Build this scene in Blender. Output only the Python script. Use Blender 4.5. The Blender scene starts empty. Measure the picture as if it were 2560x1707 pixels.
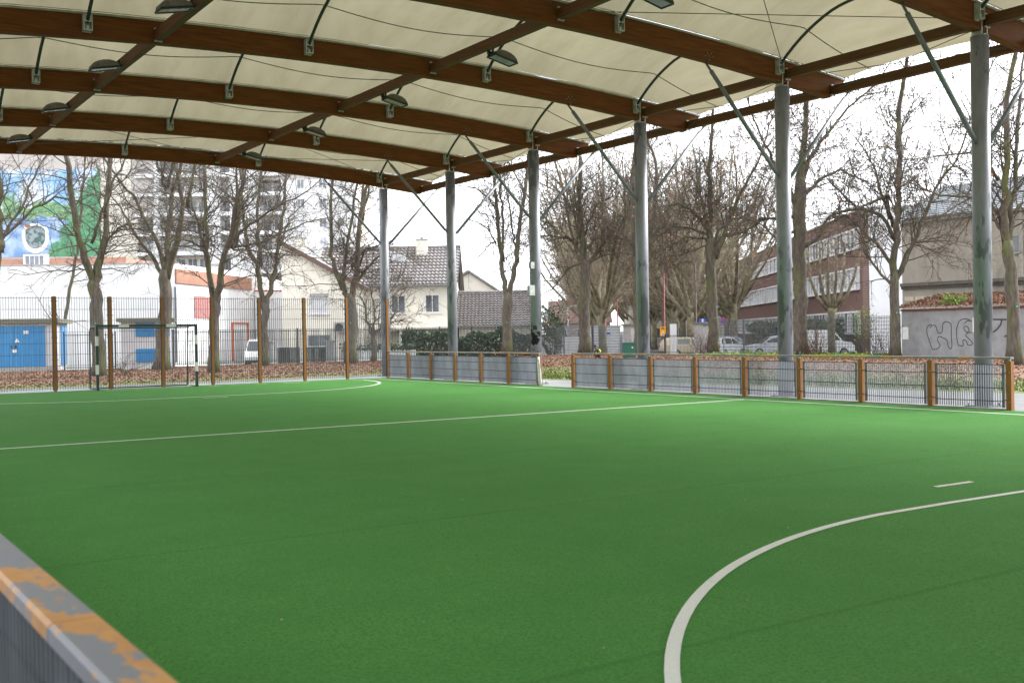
import bpy, math, random
from mathutils import Vector, Matrix
R = math.radians
SC = bpy.context.scene
C = SC.collection

# ------------------------------------------------------------------ camera
YAW = 34.842
cam_d = bpy.data.cameras.new('camera'); cam = bpy.data.objects.new('camera', cam_d); C.objects.link(cam)
SC.camera = cam
right = Vector((0.82055259, -0.57133957, -0.0162647)); up = Vector((0.01772883, -0.00300108, 0.99983833)); fwd = Vector((0.57129601, 0.82070829, -0.00766664))
M = Matrix((right, up, -fwd)).transposed().to_4x4(); M.translation = Vector((0, 0, 1.601)); cam.matrix_world = M
cam_d.sensor_width = 36; cam_d.lens = 37.16; cam_d.clip_end = 2000; cam_d.clip_start = .05
cam_d.dof.use_dof = True; cam_d.dof.focus_distance = 20; cam_d.dof.aperture_fstop = 4.0

# ------------------------------------------------------------------ world, sun, exposure
SUN_EL, SUN_AZ = 36, 105          # an overcast sky: a weak, very soft sun
w = bpy.data.worlds.new('World'); SC.world = w; w.use_nodes = True
nt = w.node_tree; nt.nodes.clear()
sky = nt.nodes.new('ShaderNodeTexSky'); sky.sky_type = 'NISHITA'; sky.sun_disc = False
sky.sun_elevation = R(SUN_EL); sky.sun_rotation = R(SUN_AZ); sky.dust_density = 4; sky.air_density = 1; sky.ozone_density = 1
hs = nt.nodes.new('ShaderNodeHueSaturation'); hs.inputs['Saturation'].default_value = .04
mx = nt.nodes.new('ShaderNodeMix'); mx.data_type = 'RGBA'; mx.inputs[0].default_value = .75
mx.inputs[7].default_value = (7.5, 7.75, 8.2, 1)
bg = nt.nodes.new('ShaderNodeBackground'); bg.inputs[1].default_value = .10
wo = nt.nodes.new('ShaderNodeOutputWorld')
nt.links.new(sky.outputs[0], hs.inputs['Color']); nt.links.new(hs.outputs[0], mx.inputs[6])
nt.links.new(mx.outputs[2], bg.inputs[0]); nt.links.new(bg.outputs[0], wo.inputs[0])
sl = bpy.data.lights.new('sun', 'SUN'); so = bpy.data.objects.new('sun', sl); C.objects.link(so)
sl.energy = 1.2; sl.angle = R(25); sl.color = (1, .97, .93)
a = R(SUN_AZ); e = R(SUN_EL)
sd = Vector((math.sin(a) * math.cos(e), math.cos(a) * math.cos(e), math.sin(e)))
so.rotation_euler = sd.to_track_quat('Z', 'Y').to_euler(); so.location = (0, 0, 60)
SC.view_settings.view_transform = 'Standard'; SC.view_settings.look = 'None'; SC.view_settings.gamma = 1
SC.view_settings.use_curve_mapping = False; SC.view_settings.exposure = 2.2
SC.cycles.use_denoising = True; SC.cycles.max_bounces = 8; SC.cycles.transparent_max_bounces = 8

# ------------------------------------------------------------------ helpers
FH = Vector((0.5713, 0.8207, 0)); RH = Vector((0.8207, -0.5713, 0))
def F(lat, dep, z=0.0):                     # a place by metres ahead and to the side of the pitch corner
    v = FH * dep + RH * lat; return (v.x, v.y, z)

class MB:
    def __init__(s): s.v = []; s.f = []; s.smooth = False
    def add(s, vs, fs):
        n = len(s.v); s.v += [tuple(q) for q in vs]; s.f += [tuple(i + n for i in q) for q in fs]; return s
    def box(s, x0, x1, y0, y1, z0, z1, m=None):
        vs = [(x0, y0, z0), (x1, y0, z0), (x1, y1, z0), (x0, y1, z0), (x0, y0, z1), (x1, y0, z1), (x1, y1, z1), (x0, y1, z1)]
        if m: vs = [m @ Vector(q) for q in vs]
        return s.add(vs, [(0, 3, 2, 1), (4, 5, 6, 7), (0, 1, 5, 4), (1, 2, 6, 5), (2, 3, 7, 6), (3, 0, 4, 7)])
    def cbox(s, c, sx, sy, sz, m=None):
        return s.box(c[0] - sx / 2, c[0] + sx / 2, c[1] - sy / 2, c[1] + sy / 2, c[2] - sz / 2, c[2] + sz / 2, m)
    def bar(s, p, q, wd, ht):
        p = Vector(p); q = Vector(q); d = (q - p).normalized()
        u = d.cross(Vector((0, 0, 1))); u = u.normalized() if u.length > 1e-4 else Vector((1, 0, 0))
        t = u.cross(d); vs = []
        for b in (p, q):
            for i, j in ((-1, -1), (1, -1), (1, 1), (-1, 1)): vs.append(b + u * i * wd / 2 + t * j * ht / 2)
        return s.add(vs, [(0, 1, 2, 3), (7, 6, 5, 4), (0, 4, 5, 1), (1, 5, 6, 2), (2, 6, 7, 3), (3, 7, 4, 0)])
    def tube(s, pts, rad, n=6, caps=True):
        pts = [Vector(q) for q in pts]; k = len(pts)
        if not hasattr(rad, '__len__'): rad = [rad] * k
        d0 = (pts[1] - pts[0]).normalized()
        u = d0.cross(Vector((0, 0, 1))); u = u.normalized() if u.length > .05 else Vector((1, 0, 0))
        vs = []; fs = []
        for i in range(k):
            d = (pts[min(i + 1, k - 1)] - pts[max(i - 1, 0)])
            d = d.normalized() if d.length > 1e-9 else d0
            u = (u - d * u.dot(d)); u = u.normalized() if u.length > 1e-6 else Vector((1, 0, 0))
            t = d.cross(u)
            for j in range(n):
                a = 2 * math.pi * j / n; vs.append(pts[i] + (u * math.cos(a) + t * math.sin(a)) * rad[i])
        for i in range(k - 1):
            for j in range(n):
                a, b = i * n + j, i * n + (j + 1) % n; fs.append((a, b, b + n, a + n))
        if caps: fs.append(tuple(range(n - 1, -1, -1))); fs.append(tuple(range((k - 1) * n, k * n)))
        return s.add(vs, fs)
    def prism(s, poly, h0, h1, ax='y'):      # polygon (a, b) pushed from h0 to h1 along ax
        def P(a, b, h): return {'y': (a, h, b), 'z': (a, b, h), 'x': (h, a, b)}[ax]
        n = len(poly); vs = [P(a, b, h0) for a, b in poly] + [P(a, b, h1) for a, b in poly]
        fs = [tuple(range(n)), tuple(range(2 * n - 1, n - 1, -1))] + [(i, i + n, (i + 1) % n + n, (i + 1) % n) for i in range(n)]
        return s.add(vs, fs)
    def ribbon(s, pts, wd, nrm, lift=0):     # flat stroke on a plane
        pts = [Vector(q) for q in pts]; nrm = Vector(nrm); vs = []; k = len(pts)
        for i in range(k):
            d = (pts[min(i + 1, k - 1)] - pts[max(i - 1, 0)]); d = d.normalized() if d.length > 1e-6 else Vector((0, 1, 0))
            t = nrm.cross(d).normalized(); vs += [pts[i] - t * wd / 2 + nrm * lift, pts[i] + t * wd / 2 + nrm * lift]
        return s.add(vs, [(2 * i, 2 * i + 1, 2 * i + 3, 2 * i + 2) for i in range(k - 1)])
    def mesh(s, name):
        me = bpy.data.meshes.new(name); me.from_pydata(s.v, [], s.f); me.update()
        if s.smooth: me.polygons.foreach_set('use_smooth', [True] * len(me.polygons))
        return me
    def obj(s, name, mat, parent=None, kind=None):
        return link(name, s.mesh(name), mat, parent, kind)
def link(name, me, mat, parent=None, kind=None, loc=None, rz=None):
    o = bpy.data.objects.new(name, me); C.objects.link(o)
    if mat is not None and not me.materials: me.materials.append(mat)
    if parent: o.parent = parent
    if kind: o['kind'] = kind
    if loc: o.location = loc
    if rz is not None: o.rotation_euler.z = rz
    return o
def tag(o, label, cat, group=None):
    o['label'] = label; o['category'] = cat
    if group: o['group'] = group
    return o
def thing(name, label, cat, loc=(0, 0, 0), rz=0.0, group=None):
    o = bpy.data.objects.new(name, None); C.objects.link(o); o.location = loc; o.rotation_euler.z = rz
    o.empty_display_size = .2
    return tag(o, label, cat, group)
def copy_tree(o, parent=None):
    c = o.copy(); C.objects.link(c); c.parent = parent
    for ch in [q for q in bpy.data.objects if q.parent == o and q != c]: copy_tree(ch, c)
    return c
def copy_thing(o, loc, rz, label=None, scale=None):
    c = copy_tree(o); c.location = loc; c.rotation_euler.z = rz
    if label: c['label'] = label
    if scale: c.scale = (scale,) * 3
    return c

# ------------------------------------------------------------------ materials
MATS = {}
def mat(name, col, col2=None, rough=.6, metal=0.0, scale=4.0, stretch=(1, 1, 1), lo=.35, hi=.65, bump=0.0, bscale=None, spec=.4, detail=6, col3=None, scale3=.6, lo3=.5, hi3=.7):
    if name in MATS: return MATS[name]
    m = bpy.data.materials.new(name); m.use_nodes = True; t = m.node_tree; b = t.nodes['Principled BSDF']
    b.inputs['Roughness'].default_value = rough; b.inputs['Metallic'].default_value = metal; b.inputs['Specular IOR Level'].default_value = spec
    b.inputs['Base Color'].default_value = (*col, 1)
    tc = t.nodes.new('ShaderNodeTexCoord'); mp = t.nodes.new('ShaderNodeMapping'); mp.inputs['Scale'].default_value = stretch
    t.links.new(tc.outputs['Object'], mp.inputs[0])
    def nz(sc, lo, hi):
        n = t.nodes.new('ShaderNodeTexNoise'); n.inputs['Scale'].default_value = sc; n.inputs['Detail'].default_value = detail; n.inputs['Roughness'].default_value = .65
        t.links.new(mp.outputs[0], n.inputs['Vector'])
        r = t.nodes.new('ShaderNodeMapRange'); r.inputs[1].default_value = lo; r.inputs[2].default_value = hi
        t.links.new(n.outputs[0], r.inputs[0]); return r, n
    def mix(fac, A, B):
        x = t.nodes.new('ShaderNodeMix'); x.data_type = 'RGBA'; t.links.new(fac, x.inputs[0])
        for s, k in ((A, 6), (B, 7)):
            if isinstance(s, tuple): x.inputs[k].default_value = (*s, 1)
            else: t.links.new(s, x.inputs[k])
        return x.outputs[2]
    out = None
    if col2:
        r, n = nz(scale, lo, hi); out = mix(r.outputs[0], col, col2)
        if col3: r3, n3 = nz(scale3, lo3, hi3); out = mix(r3.outputs[0], out, col3)
        t.links.new(out, b.inputs['Base Color'])
    if bump:
        r, n = nz(bscale or scale * 3, 0, 1); bp = t.nodes.new('ShaderNodeBump'); bp.inputs['Strength'].default_value = bump; bp.inputs['Distance'].default_value = .02
        t.links.new(n.outputs[0], bp.inputs['Height']); t.links.new(bp.outputs[0], b.inputs['Normal'])
    MATS[name] = m; return m
def nodes_of(m): return m.node_tree, m.node_tree.nodes['Principled BSDF']

turf_m = mat('turf', (.023, .122, .020), (.112, .322, .068), .85, scale=60, bump=.6, bscale=260, spec=.10, lo=.28, hi=.72, detail=10, col3=(.042, .182, .030), scale3=1.1, lo3=.40, hi3=1.0)
def turf_detail():                               # roll seams and a soft pile sheen
    t, b = nodes_of(turf_m); N = t.nodes.new; b.inputs['Sheen Weight'].default_value = .07; b.inputs['Sheen Roughness'].default_value = .3; b.inputs['Sheen Tint'].default_value = (.35, .8, .3, 1)
    tc = N('ShaderNodeTexCoord'); mp = N('ShaderNodeMapping'); mp.inputs['Rotation'].default_value[2] = R(2); t.links.new(tc.outputs['Object'], mp.inputs[0]); sp = N('ShaderNodeSeparateXYZ'); t.links.new(mp.outputs[0], sp.inputs[0])
    a = N('ShaderNodeMath'); a.operation = 'PINGPONG'; a.inputs[1].default_value = 2.0; t.links.new(sp.outputs[1], a.inputs[0])
    r = N('ShaderNodeMapRange'); r.inputs[1].default_value = .045; r.inputs[2].default_value = .0; r.inputs[3].default_value = 0; r.inputs[4].default_value = .30; t.links.new(a.outputs[0], r.inputs[0])
    x = N('ShaderNodeMix'); x.data_type = 'RGBA'; src = b.inputs['Base Color'].links[0].from_socket; t.links.new(r.outputs[0], x.inputs[0]); t.links.new(src, x.inputs[6]); x.inputs[7].default_value = (.02, .09, .016, 1); t.links.new(x.outputs[2], b.inputs['Base Color'])
turf_detail()
line_m = mat('line_paint', (.80, .81, .78), (.66, .70, .64), .8, col3=(.40, .50, .36), scale3=9, lo3=.60, hi3=.75, scale=60, bump=.5, bscale=260, spec=.15)
apron_m = mat('wet_asphalt', (.16, .16, .17), (.24, .24, .25), .33, scale=1.2, bump=.15, bscale=120, spec=.5)
wood_m = mat('glulam', (.092, .032, .0075), (.158, .057, .014), .65, scale=5, stretch=(.25, 4, 4), bump=.15, bscale=18, col3=(.040, .014, .006), scale3=2.2, lo3=.55, hi3=.8, spec=.12)
purlin_m = mat('purlin_wood', (.080, .032, .010), (.130, .058, .020), .7, scale=5, stretch=(4, .3, 4), bump=.15, bscale=20, spec=.3)
galv_m = mat('galvanised', (.275, .288, .325), (.20, .21, .242), .5, .25, scale=3.0, stretch=(1.2, 1.2, .35), lo=.40, hi=.62, col3=(.125, .132, .150), scale3=.8, lo3=.50, hi3=.515, bump=.05, spec=.5, detail=5)
arch_m = mat('green_steel', (.038, .050, .046), (.055, .070, .064), .5, .2, scale=6)
brace_m = mat('brace_steel', (.21, .225, .235), (.14, .152, .16), .45, .3, scale=4)
brk_m = mat('bracket_zinc', (.56, .58, .54), (.32, .34, .31), .5, .4, scale=9)
track_m = mat('track_alu', (.36, .35, .28), (.22, .21, .16), .5, .2, scale=3)
cable_m = mat('cable_steel', (.08, .085, .08), None, .5, .5)
post_m = mat('post_wood', (.25, .100, .024), (.34, .145, .038), .6, scale=6, stretch=(3, 3, .4), col3=(.12, .06, .03), scale3=2.5, lo3=.6, hi3=.85, bump=.2, bscale=25, spec=.3)
rail_m = mat('rail_paint', (.56, .30, .105), (.48, .235, .075), .5, scale=9, col3=(.215, .23, .255), scale3=4.2, lo3=.48, hi3=.51, bump=.12, bscale=40, spec=.5, detail=12, stretch=(1.3, .8, 1))
slat_m = mat('slat_zinc', (.13, .145, .165), (.19, .21, .235), .5, .3, scale=4, stretch=(1, 1, .3))
dark_m = mat('dark_steel', (.030, .032, .036), (.05, .052, .056), .5, .3, scale=5)
wire_m = mat('fence_wire', (.08, .085, .092), (.12, .125, .13), .5, .4, scale=5)
green_m = mat('goal_green', (.008, .035, .025), (.015, .05, .036), .4, scale=6)
white_m = mat('white_paint', (.74, .74, .72), (.64, .64, .62), .5, scale=4)
bark_m = mat('bark', (.15, .128, .098), (.062, .052, .043), .9, scale=5, stretch=(2, 2, .5), lo=.3, hi=.6, col3=(.090, .110, .024), scale3=.9, lo3=.48, hi3=.70, bump=.8, bscale=14)
twig_m = mat('twig', (.055, .045, .038), (.10, .080, .058), .9, scale=1.2, col3=(.11, .115, .035), scale3=.7, lo3=.56, hi3=.7)
pbark_m = mat('plane_bark', (.22, .20, .125), (.11, .092, .06), .9, scale=3, lo=.4, hi=.6, bump=.4, bscale=8)
ptwig_m = mat('plane_twig', (.26, .21, .15), (.18, .145, .10), .9, scale=1)
oleaf_m = mat('orange_leaf', (.36, .15, .055), (.24, .09, .04), .7, scale=3)
litter_m = mat('leaf_litter', (.15, .070, .040), (.25, .128, .072), .8, scale=9, lo=.3, hi=.7, col3=(.09, .052, .034), scale3=2.5)
ivy_m = mat('ivy', (.020, .055, .018), (.045, .10, .025), .45, scale=4, spec=.5, col3=(.11, .17, .03), scale3=1.2, lo3=.58, hi3=.75)
bush_m = mat('evergreen', (.085, .115, .07), (.14, .17, .10), .7, scale=2)
lgreen_m = mat('yellow_green_leaf', (.20, .28, .04), (.12, .20, .03), .6, scale=4)
grass_m = mat('grass', (.10, .14, .028), (.17, .19, .05), .8, scale=2)
white_wall = mat('white_render', (.76, .76, .77), (.68, .68, .69), .8, scale=.6, bump=.05, bscale=30)
cream_wall = mat('cream_render', (.76, .72, .63), (.70, .66, .57), .85, scale=.5, bump=.05, bscale=30)
glass_m = mat('window_glass', (.09, .10, .115), (.20, .225, .25), .08, scale=.7, spec=.8)
pale_glass = mat('pale_blind_glass', (.42, .46, .50), (.62, .63, .64), .25, scale=1.1, spec=.7)
stone_m = mat('stone', (.27, .27, .27), (.36, .36, .35), .9, scale=5, bump=.3)
concrete_m = mat('concrete', (.40, .36, .30), (.30, .275, .235), .9, scale=.9, stretch=(1, 1, .5), bump=.15, bscale=20, col3=(.17, .165, .13), scale3=.5, lo3=.55, hi3=.75)
black_m = mat('black_rubber', (.012, .012, .012), None, .7)

# membrane: cream coated fabric that lets daylight through
def membrane_mat():
    m = bpy.data.materials.new('membrane'); m.use_nodes = True; t = m.node_tree; t.nodes.clear()
    N = t.nodes.new; o = N('ShaderNodeOutputMaterial'); mxs = N('ShaderNodeMixShader'); mxs.inputs[0].default_value = .40
    d = N('ShaderNodeBsdfDiffuse'); tr = N('ShaderNodeBsdfTranslucent')
    tc = N('ShaderNodeTexCoord'); mp = N('ShaderNodeMapping'); mp.inputs['Scale'].default_value = (1.5, .45, .6)
    n1 = N('ShaderNodeTexNoise'); n1.inputs['Scale'].default_value = 1.3; n1.inputs['Detail'].default_value = 7; n1.inputs['Roughness'].default_value = .6
    r = N('ShaderNodeMapRange'); r.inputs[1].default_value = .40; r.inputs[2].default_value = .95
    x = N('ShaderNodeMix'); x.data_type = 'RGBA'; x.inputs[6].default_value = (.272, .246, .166, 1); x.inputs[7].default_value = (.19, .163, .10, 1)
    t.links.new(tc.outputs['Object'], mp.inputs[0]); t.links.new(mp.outputs[0], n1.inputs['Vector']); t.links.new(n1.outputs[0], r.inputs[0]); t.links.new(r.outputs[0], x.inputs[0])
    t.links.new(x.outputs[2], d.inputs[0]); t.links.new(x.outputs[2], tr.inputs[0])
    t.links.new(d.outputs[0], mxs.inputs[1]); t.links.new(tr.outputs[0], mxs.inputs[2]); t.links.new(mxs.outputs[0], o.inputs[0])
    return m
memb_m = membrane_mat()

# ------------------------------------------------------------------ ground and pitch
def sheet(name, x0, x1, y0, y1, z, m, parent=None, kind='structure', n=1):
    b = MB(); vs = []; fs = []
    for j in range(n + 1):
        for i in range(n + 1): vs.append((x0 + (x1 - x0) * i / n, y0 + (y1 - y0) * j / n, z))
    for j in range(n):
        for i in range(n): k = j * (n + 1) + i; fs.append((k, k + 1, k + n + 2, k + n + 1))
    b.add(vs, fs); return b.obj(name, m, parent, kind)
STREET, FND = -0.5, -0.75     # street level; buildings stand a little deeper
asph = mat('street_asphalt', (.055, .055, .058), (.085, .085, .09), .7, scale=.8, bump=.1, bscale=60)
sheet('ground', -700, 700, -700, 700, STREET - .004, mat('far_ground', (.09, .085, .06), (.06, .07, .035), .9, scale=.05))
sheet('street', 50.3, 160, 20, 190, STREET, asph)
# park lawn: leaf-strewn soil, greener towards the path
lawn = MB().box(-40, 49.9, -40, 61.4, STREET - .3, 0).obj('park_lawn', None, None, 'structure')
lm = mat('lawn', (.125, .068, .042), (.20, .115, .070), .95, scale=3.0, bump=.5, bscale=9, detail=10)
def lawn_mat():
    t, b = nodes_of(lm); N = t.nodes.new
    tc = N('ShaderNodeTexCoord'); sp = N('ShaderNodeSeparateXYZ'); t.links.new(tc.outputs['Object'], sp.inputs[0])
    n = N('ShaderNodeTexNoise'); n.inputs['Scale'].default_value = .45; n.inputs['Detail'].default_value = 8; t.links.new(tc.outputs['Object'], n.inputs['Vector'])
    r = N('ShaderNodeMapRange'); r.inputs[1].default_value = 33.0; r.inputs[2].default_value = 26.0      # grass strip beside the path
    t.links.new(sp.outputs[0], r.inputs[0])
    y = N('ShaderNodeMapRange'); y.inputs[1].default_value = 44.0; y.inputs[2].default_value = 40.0; t.links.new(sp.outputs[1], y.inputs[0])
    mu = N('ShaderNodeMath'); mu.operation = 'MULTIPLY'; t.links.new(r.outputs[0], mu.inputs[0]); t.links.new(y.outputs[0], mu.inputs[1])
    ad = N('ShaderNodeMath'); ad.operation = 'MULTIPLY_ADD'; t.links.new(mu.outputs[0], ad.inputs[0]); ad.inputs[1].default_value = .34; t.links.new(n.outputs[0], ad.inputs[2])
    r2 = N('ShaderNodeMapRange'); r2.inputs[1].default_value = .54; r2.inputs[2].default_value = .70; t.links.new(ad.outputs[0], r2.inputs[0])
    x = N('ShaderNodeMix'); x.data_type = 'RGBA'; src = b.inputs['Base Color'].links[0].from_socket
    t.links.new(r2.outputs[0], x.inputs[0]); t.links.new(src, x.inputs[6]); x.inputs[7].default_value = (.12, .145, .04, 1)
    t.links.new(x.outputs[2], b.inputs['Base Color'])
lawn_mat(); lawn.data.materials.append(lm)
MB().add([(-12, -25, .004), (28.5, -25, .004), (24.6, 8, .004), (21.4, 29, .004), (20.4, 38.2, .004), (-12, 38.2, .004)], [(0, 1, 2, 3, 4, 5)]).obj('asphalt_path', apron_m, None, 'structure')
pitch = sheet('turf_pitch', .62, 18.86, -3.5, 35.36, .012, turf_m, n=2)
LZ = .0165
def strip(pts, wd): MB().ribbon([(x, y, LZ) for x, y in pts], wd, (0, 0, 1)).obj('pitch_line', line_m, pitch)
def arc(cx, cy, r, a0, a1, n=24): return [(cx + r * math.cos(R(a0 + (a1 - a0) * i / n)), cy + r * math.sin(R(a0 + (a1 - a0) * i / n))) for i in range(n + 1)]
strip([(18.12, -2.0), (18.05, 16), (17.98, 34.4)], .10)
strip([(1.4, -2), (1.4, 34.4)], .075)
strip([(1.45, 17.23), (17.98, 16.68)], .10)
def spline(P, k=6):
    out = []
    for i in range(len(P) - 1):
        p0, p1, p2, p3 = [Vector((*P[max(0, min(len(P) - 1, j))], 0)) for j in (i - 1, i, i + 1, i + 2)]
        for s in range(k):
            t = s / k; q = .5 * ((2 * p1) + (p2 - p0) * t + (2 * p0 - 5 * p1 + 4 * p2 - p3) * t * t + (3 * p1 - p0 - 3 * p2 + p3) * t ** 3); out.append((q.x, q.y))
    return out + [P[-1]]
strip(arc(7.906, -.548, 6.14, 178, 92, 40) + [(8.6, 5.565), (9.75, 5.50), (11.2, 5.45)] + arc(11.3, -.5, 5.95, 88, 0), .074)
strip([(9.40, 6.20), (9.98, 6.17)], .066)
far = arc(8.3, 34.4, 5.95, 180, 270)[:-1] + arc(11.35, 34.35, 5.9, 270, 358)
strip(far, .10); strip([(9.3, 27.75), (9.95, 27.72)], .07)
for s in ((8.4, 9.5), (9.75, 10.9), (11.7, 12.1), (12.4, 12.75), (13.3, 13.7), (14.3, 15.3), (16.9, 17.98)): strip([(s[0], 34.36), (s[1], 34.36)], .06)

# ------------------------------------------------------------------ canopy
BY = [11.8367 + 4.99655 * i for i in range(-6, 6)]; NB = len(BY)  # rearmost bays, unseen behind the camera, are added to shade the near turf
ztop = lambda x: 8.166 + .01855 * (x - 9.75) - .004777 * (x - 9.75) ** 2
zbot = lambda x: 7.7186 + .017845 * (x - 9.75) - .005274 * (x - 9.75) ** 2
canopy = thing('canopy', 'timber beam and cream fabric canopy on grey steel columns over the green pitch', 'canopy')
XL, XR = -2.2, 21.8
ARX = [.15, 5.1, 9.75, 14.45, 19.35]
def arcshape(v):
    h, s = 2.45, .92; Rr = (h * h + s * s) / (2 * s); q = (v * 2 - 1) * h
    return (math.sqrt(Rr * Rr - q * q) - (Rr - s)) / s
def rise(x):
    if x > ARX[-1]: t = (x - ARX[-1]) / (XR - ARX[-1]); return .9 * (1 - t) + .13 * t - .12 * math.sin(math.pi * t)
    if x < ARX[0]: t = (ARX[0] - x) / (ARX[0] - XL); return .9 * (1 - t) + .13 * t - .12 * math.sin(math.pi * t)
    for a, b in zip(ARX, ARX[1:]):
        if a <= x <= b: return .9 - .37 * math.sin(math.pi * (x - a) / (b - a))
BW = .19
xs = [XL + (XR - XL) * i / 48 for i in range(49)]; xf = [XL + (XR - XL) * i / 120 for i in range(121)]
def beam_mesh():
    b = MB(); vs = []; fs = []
    for i, x in enumerate(xs):
        xb = min(max(x, XL + .5), XR - .55)
        for (xx, z, yy) in ((xb, zbot(xb), -BW / 2), (xb, zbot(xb), BW / 2), (x, ztop(x), BW / 2), (x, ztop(x), -BW / 2)): vs.append((xx, yy, z))
    for i in range(48):
        for j in range(4): a, c = i * 4 + j, i * 4 + (j + 1) % 4; fs.append((a, a + 4, c + 4, c))
    fs += [(0, 1, 2, 3), (195, 194, 193, 192)]
    return b.add(vs, fs).mesh('beam')
def track_mesh():
    b = MB()
    for sgn in (-1, 1):
        for x0, x1 in zip(xs, xs[1:]):
            b.bar((x0, sgn * (BW / 2 + .012), ztop(x0) + .022), (x1, sgn * (BW / 2 + .012), ztop(x1) + .022), .03, .045); b.bar((x0, sgn * (BW / 2 + .03), ztop(x0) + .062), (x1, sgn * (BW / 2 + .03), ztop(x1) + .062), .02, .016)
    return b.mesh('edge_track')
def bracket_mesh(s):
    b = MB()                                 # zinc shoe the steel bow stands in
    y = s * (BW / 2)
    def bx(x0, x1, d0, d1, z0, z1): b.box(x0, x1, min(y + s * d0, y + s * d1), max(y + s * d0, y + s * d1), z0, z1)
    bx(-.085, .085, .002, .014, -.36, -.02); bx(-.085, -.070, .014, .13, -.34, -.03); bx(.070, .085, .014, .13, -.34, -.03)
    bx(-.070, .070, .10, .115, -.17, -.03); bx(-.069, .069, .015, .125, -.34, -.315); bx(-.02, .02, .03, .10, -.315, -.25)
    return b.mesh('arch_bracket')
def plate_mesh(s):
    b = MB(); y = s * (BW / 2)               # bow-tie plate with bolts
    for k in (-1, 1):
        b.bar((k * .015, y + s * .012, .10), (k * .015, y + s * .012, -.10), .03, .018) if k > 0 else None
        b.bar((-.06, y + s * .02, k * .12), (.06, y + s * .02, k * .12), .02, .035)
        for q in (-.06, .06): b.tube([(q, y, k * .12), (q, y + s * .04, k * .12)], .022, 8)
    return b.mesh('joint_plate')
BEAM, TRK = beam_mesh(), track_mesh(); BRK = {s: bracket_mesh(s) for s in (-1, 1)}; PLT = {s: plate_mesh(s) for s in (-1, 1)}
def bolts_mesh():
    b = MB()
    for k, (x, z) in enumerate([(-.12, .10), (-.06, .16), (0, .11), (.06, .17), (.12, .10), (0, .02)]):
        b.tube([(x, -BW / 2 - .016, z), (x, -BW / 2, z)], .015, 8)
    return b.mesh('bolt_group')
BLT = bolts_mesh()
PURL = [(6.48, .16), (12.95, .22), (19.68, .22), (21.33, .19), (.02, .22), (-1.75, .19)]      # x and height above the beam soffit
PXY = {}
for i, y in enumerate(BY):
    be = link('beam', BEAM, wood_m, canopy, loc=(0, y, 0))
    link('edge_track', TRK, track_m, be)
    for x in ARX:
        for s in (-1, 1):
            if (i == 0 and s < 0) or (i == NB - 1 and s > 0): continue
            k = link('arch_bracket', BRK[s], brk_m, be, loc=(x, 0, ztop(x)))
    for x, h in PURL:
        for s in (-1, 1):
            if (i == 0 and s < 0) or (i == NB - 1 and s > 0): continue
            link('joint_plate', PLT[s], brk_m, be, loc=(x, 0, zbot(x) + h))
    for x in (17.1, 2.4): link('bolt_group', BLT, brace_m, be, 'stuff', loc=(x, 0, zbot(x)))
for k, (x, h) in enumerate(PURL):
    me = MB().box(-.075, .075, BW / 2 + .02, 4.99655 - BW / 2 - .02, -.105, .105).mesh('purlin')
    for i in range(NB - 1): link('purlin', me, purlin_m, canopy, loc=(x, BY[i], zbot(x) + h))
for x in ARX:
    b = MB(); b.smooth = True
    n = 22; b.tube([(0, BW / 2 + .06 + (4.99655 - BW - .12) * v / n, -.16 + (.16 - .035) * min(1, v * 3 / n, (n - v) * 3 / n) + .88 * arcshape(v / n)) for v in range(n + 1)], .036, 8)
    me = b.mesh('arch')
    for i in range(NB - 1): link('arch', me, arch_m, canopy, loc=(x, BY[i], ztop(x)))
def memb_mesh():
    b = MB(); b.smooth = True; nx, ny = 120, 18; vs = []; fs = []
    for i in range(nx + 1):
        x = XL + (XR - XL) * i / nx
        for j in range(ny + 1):
            v = j / ny; vs.append((x, BW / 2 + .03 + (4.99655 - BW - .06) * v, ztop(x) + .075 + rise(x) * arcshape(v)))
    for i in range(nx):
        for j in range(ny): a = i * (ny + 1) + j; fs.append((a, a + ny + 1, a + ny + 2, a + 1))
    return b.add(vs, fs).mesh('membrane')
def seam_mesh(v):
    b = MB(); b.smooth = True
    b.tube([(x, BW / 2 + .03 + (4.99655 - BW - .06) * v, ztop(x) + .062 + rise(x) * arcshape(v)) for x in xf], .011, 5)
    return b.mesh('seam')
MEM = memb_mesh(); SEAM = [seam_mesh(.155), seam_mesh(.845)]
for i in range(NB - 1):
    mo = link('membrane', MEM, memb_m, canopy, loc=(0, BY[i], 0))
    for s in SEAM: link('seam', s, arch_m, mo)
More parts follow.
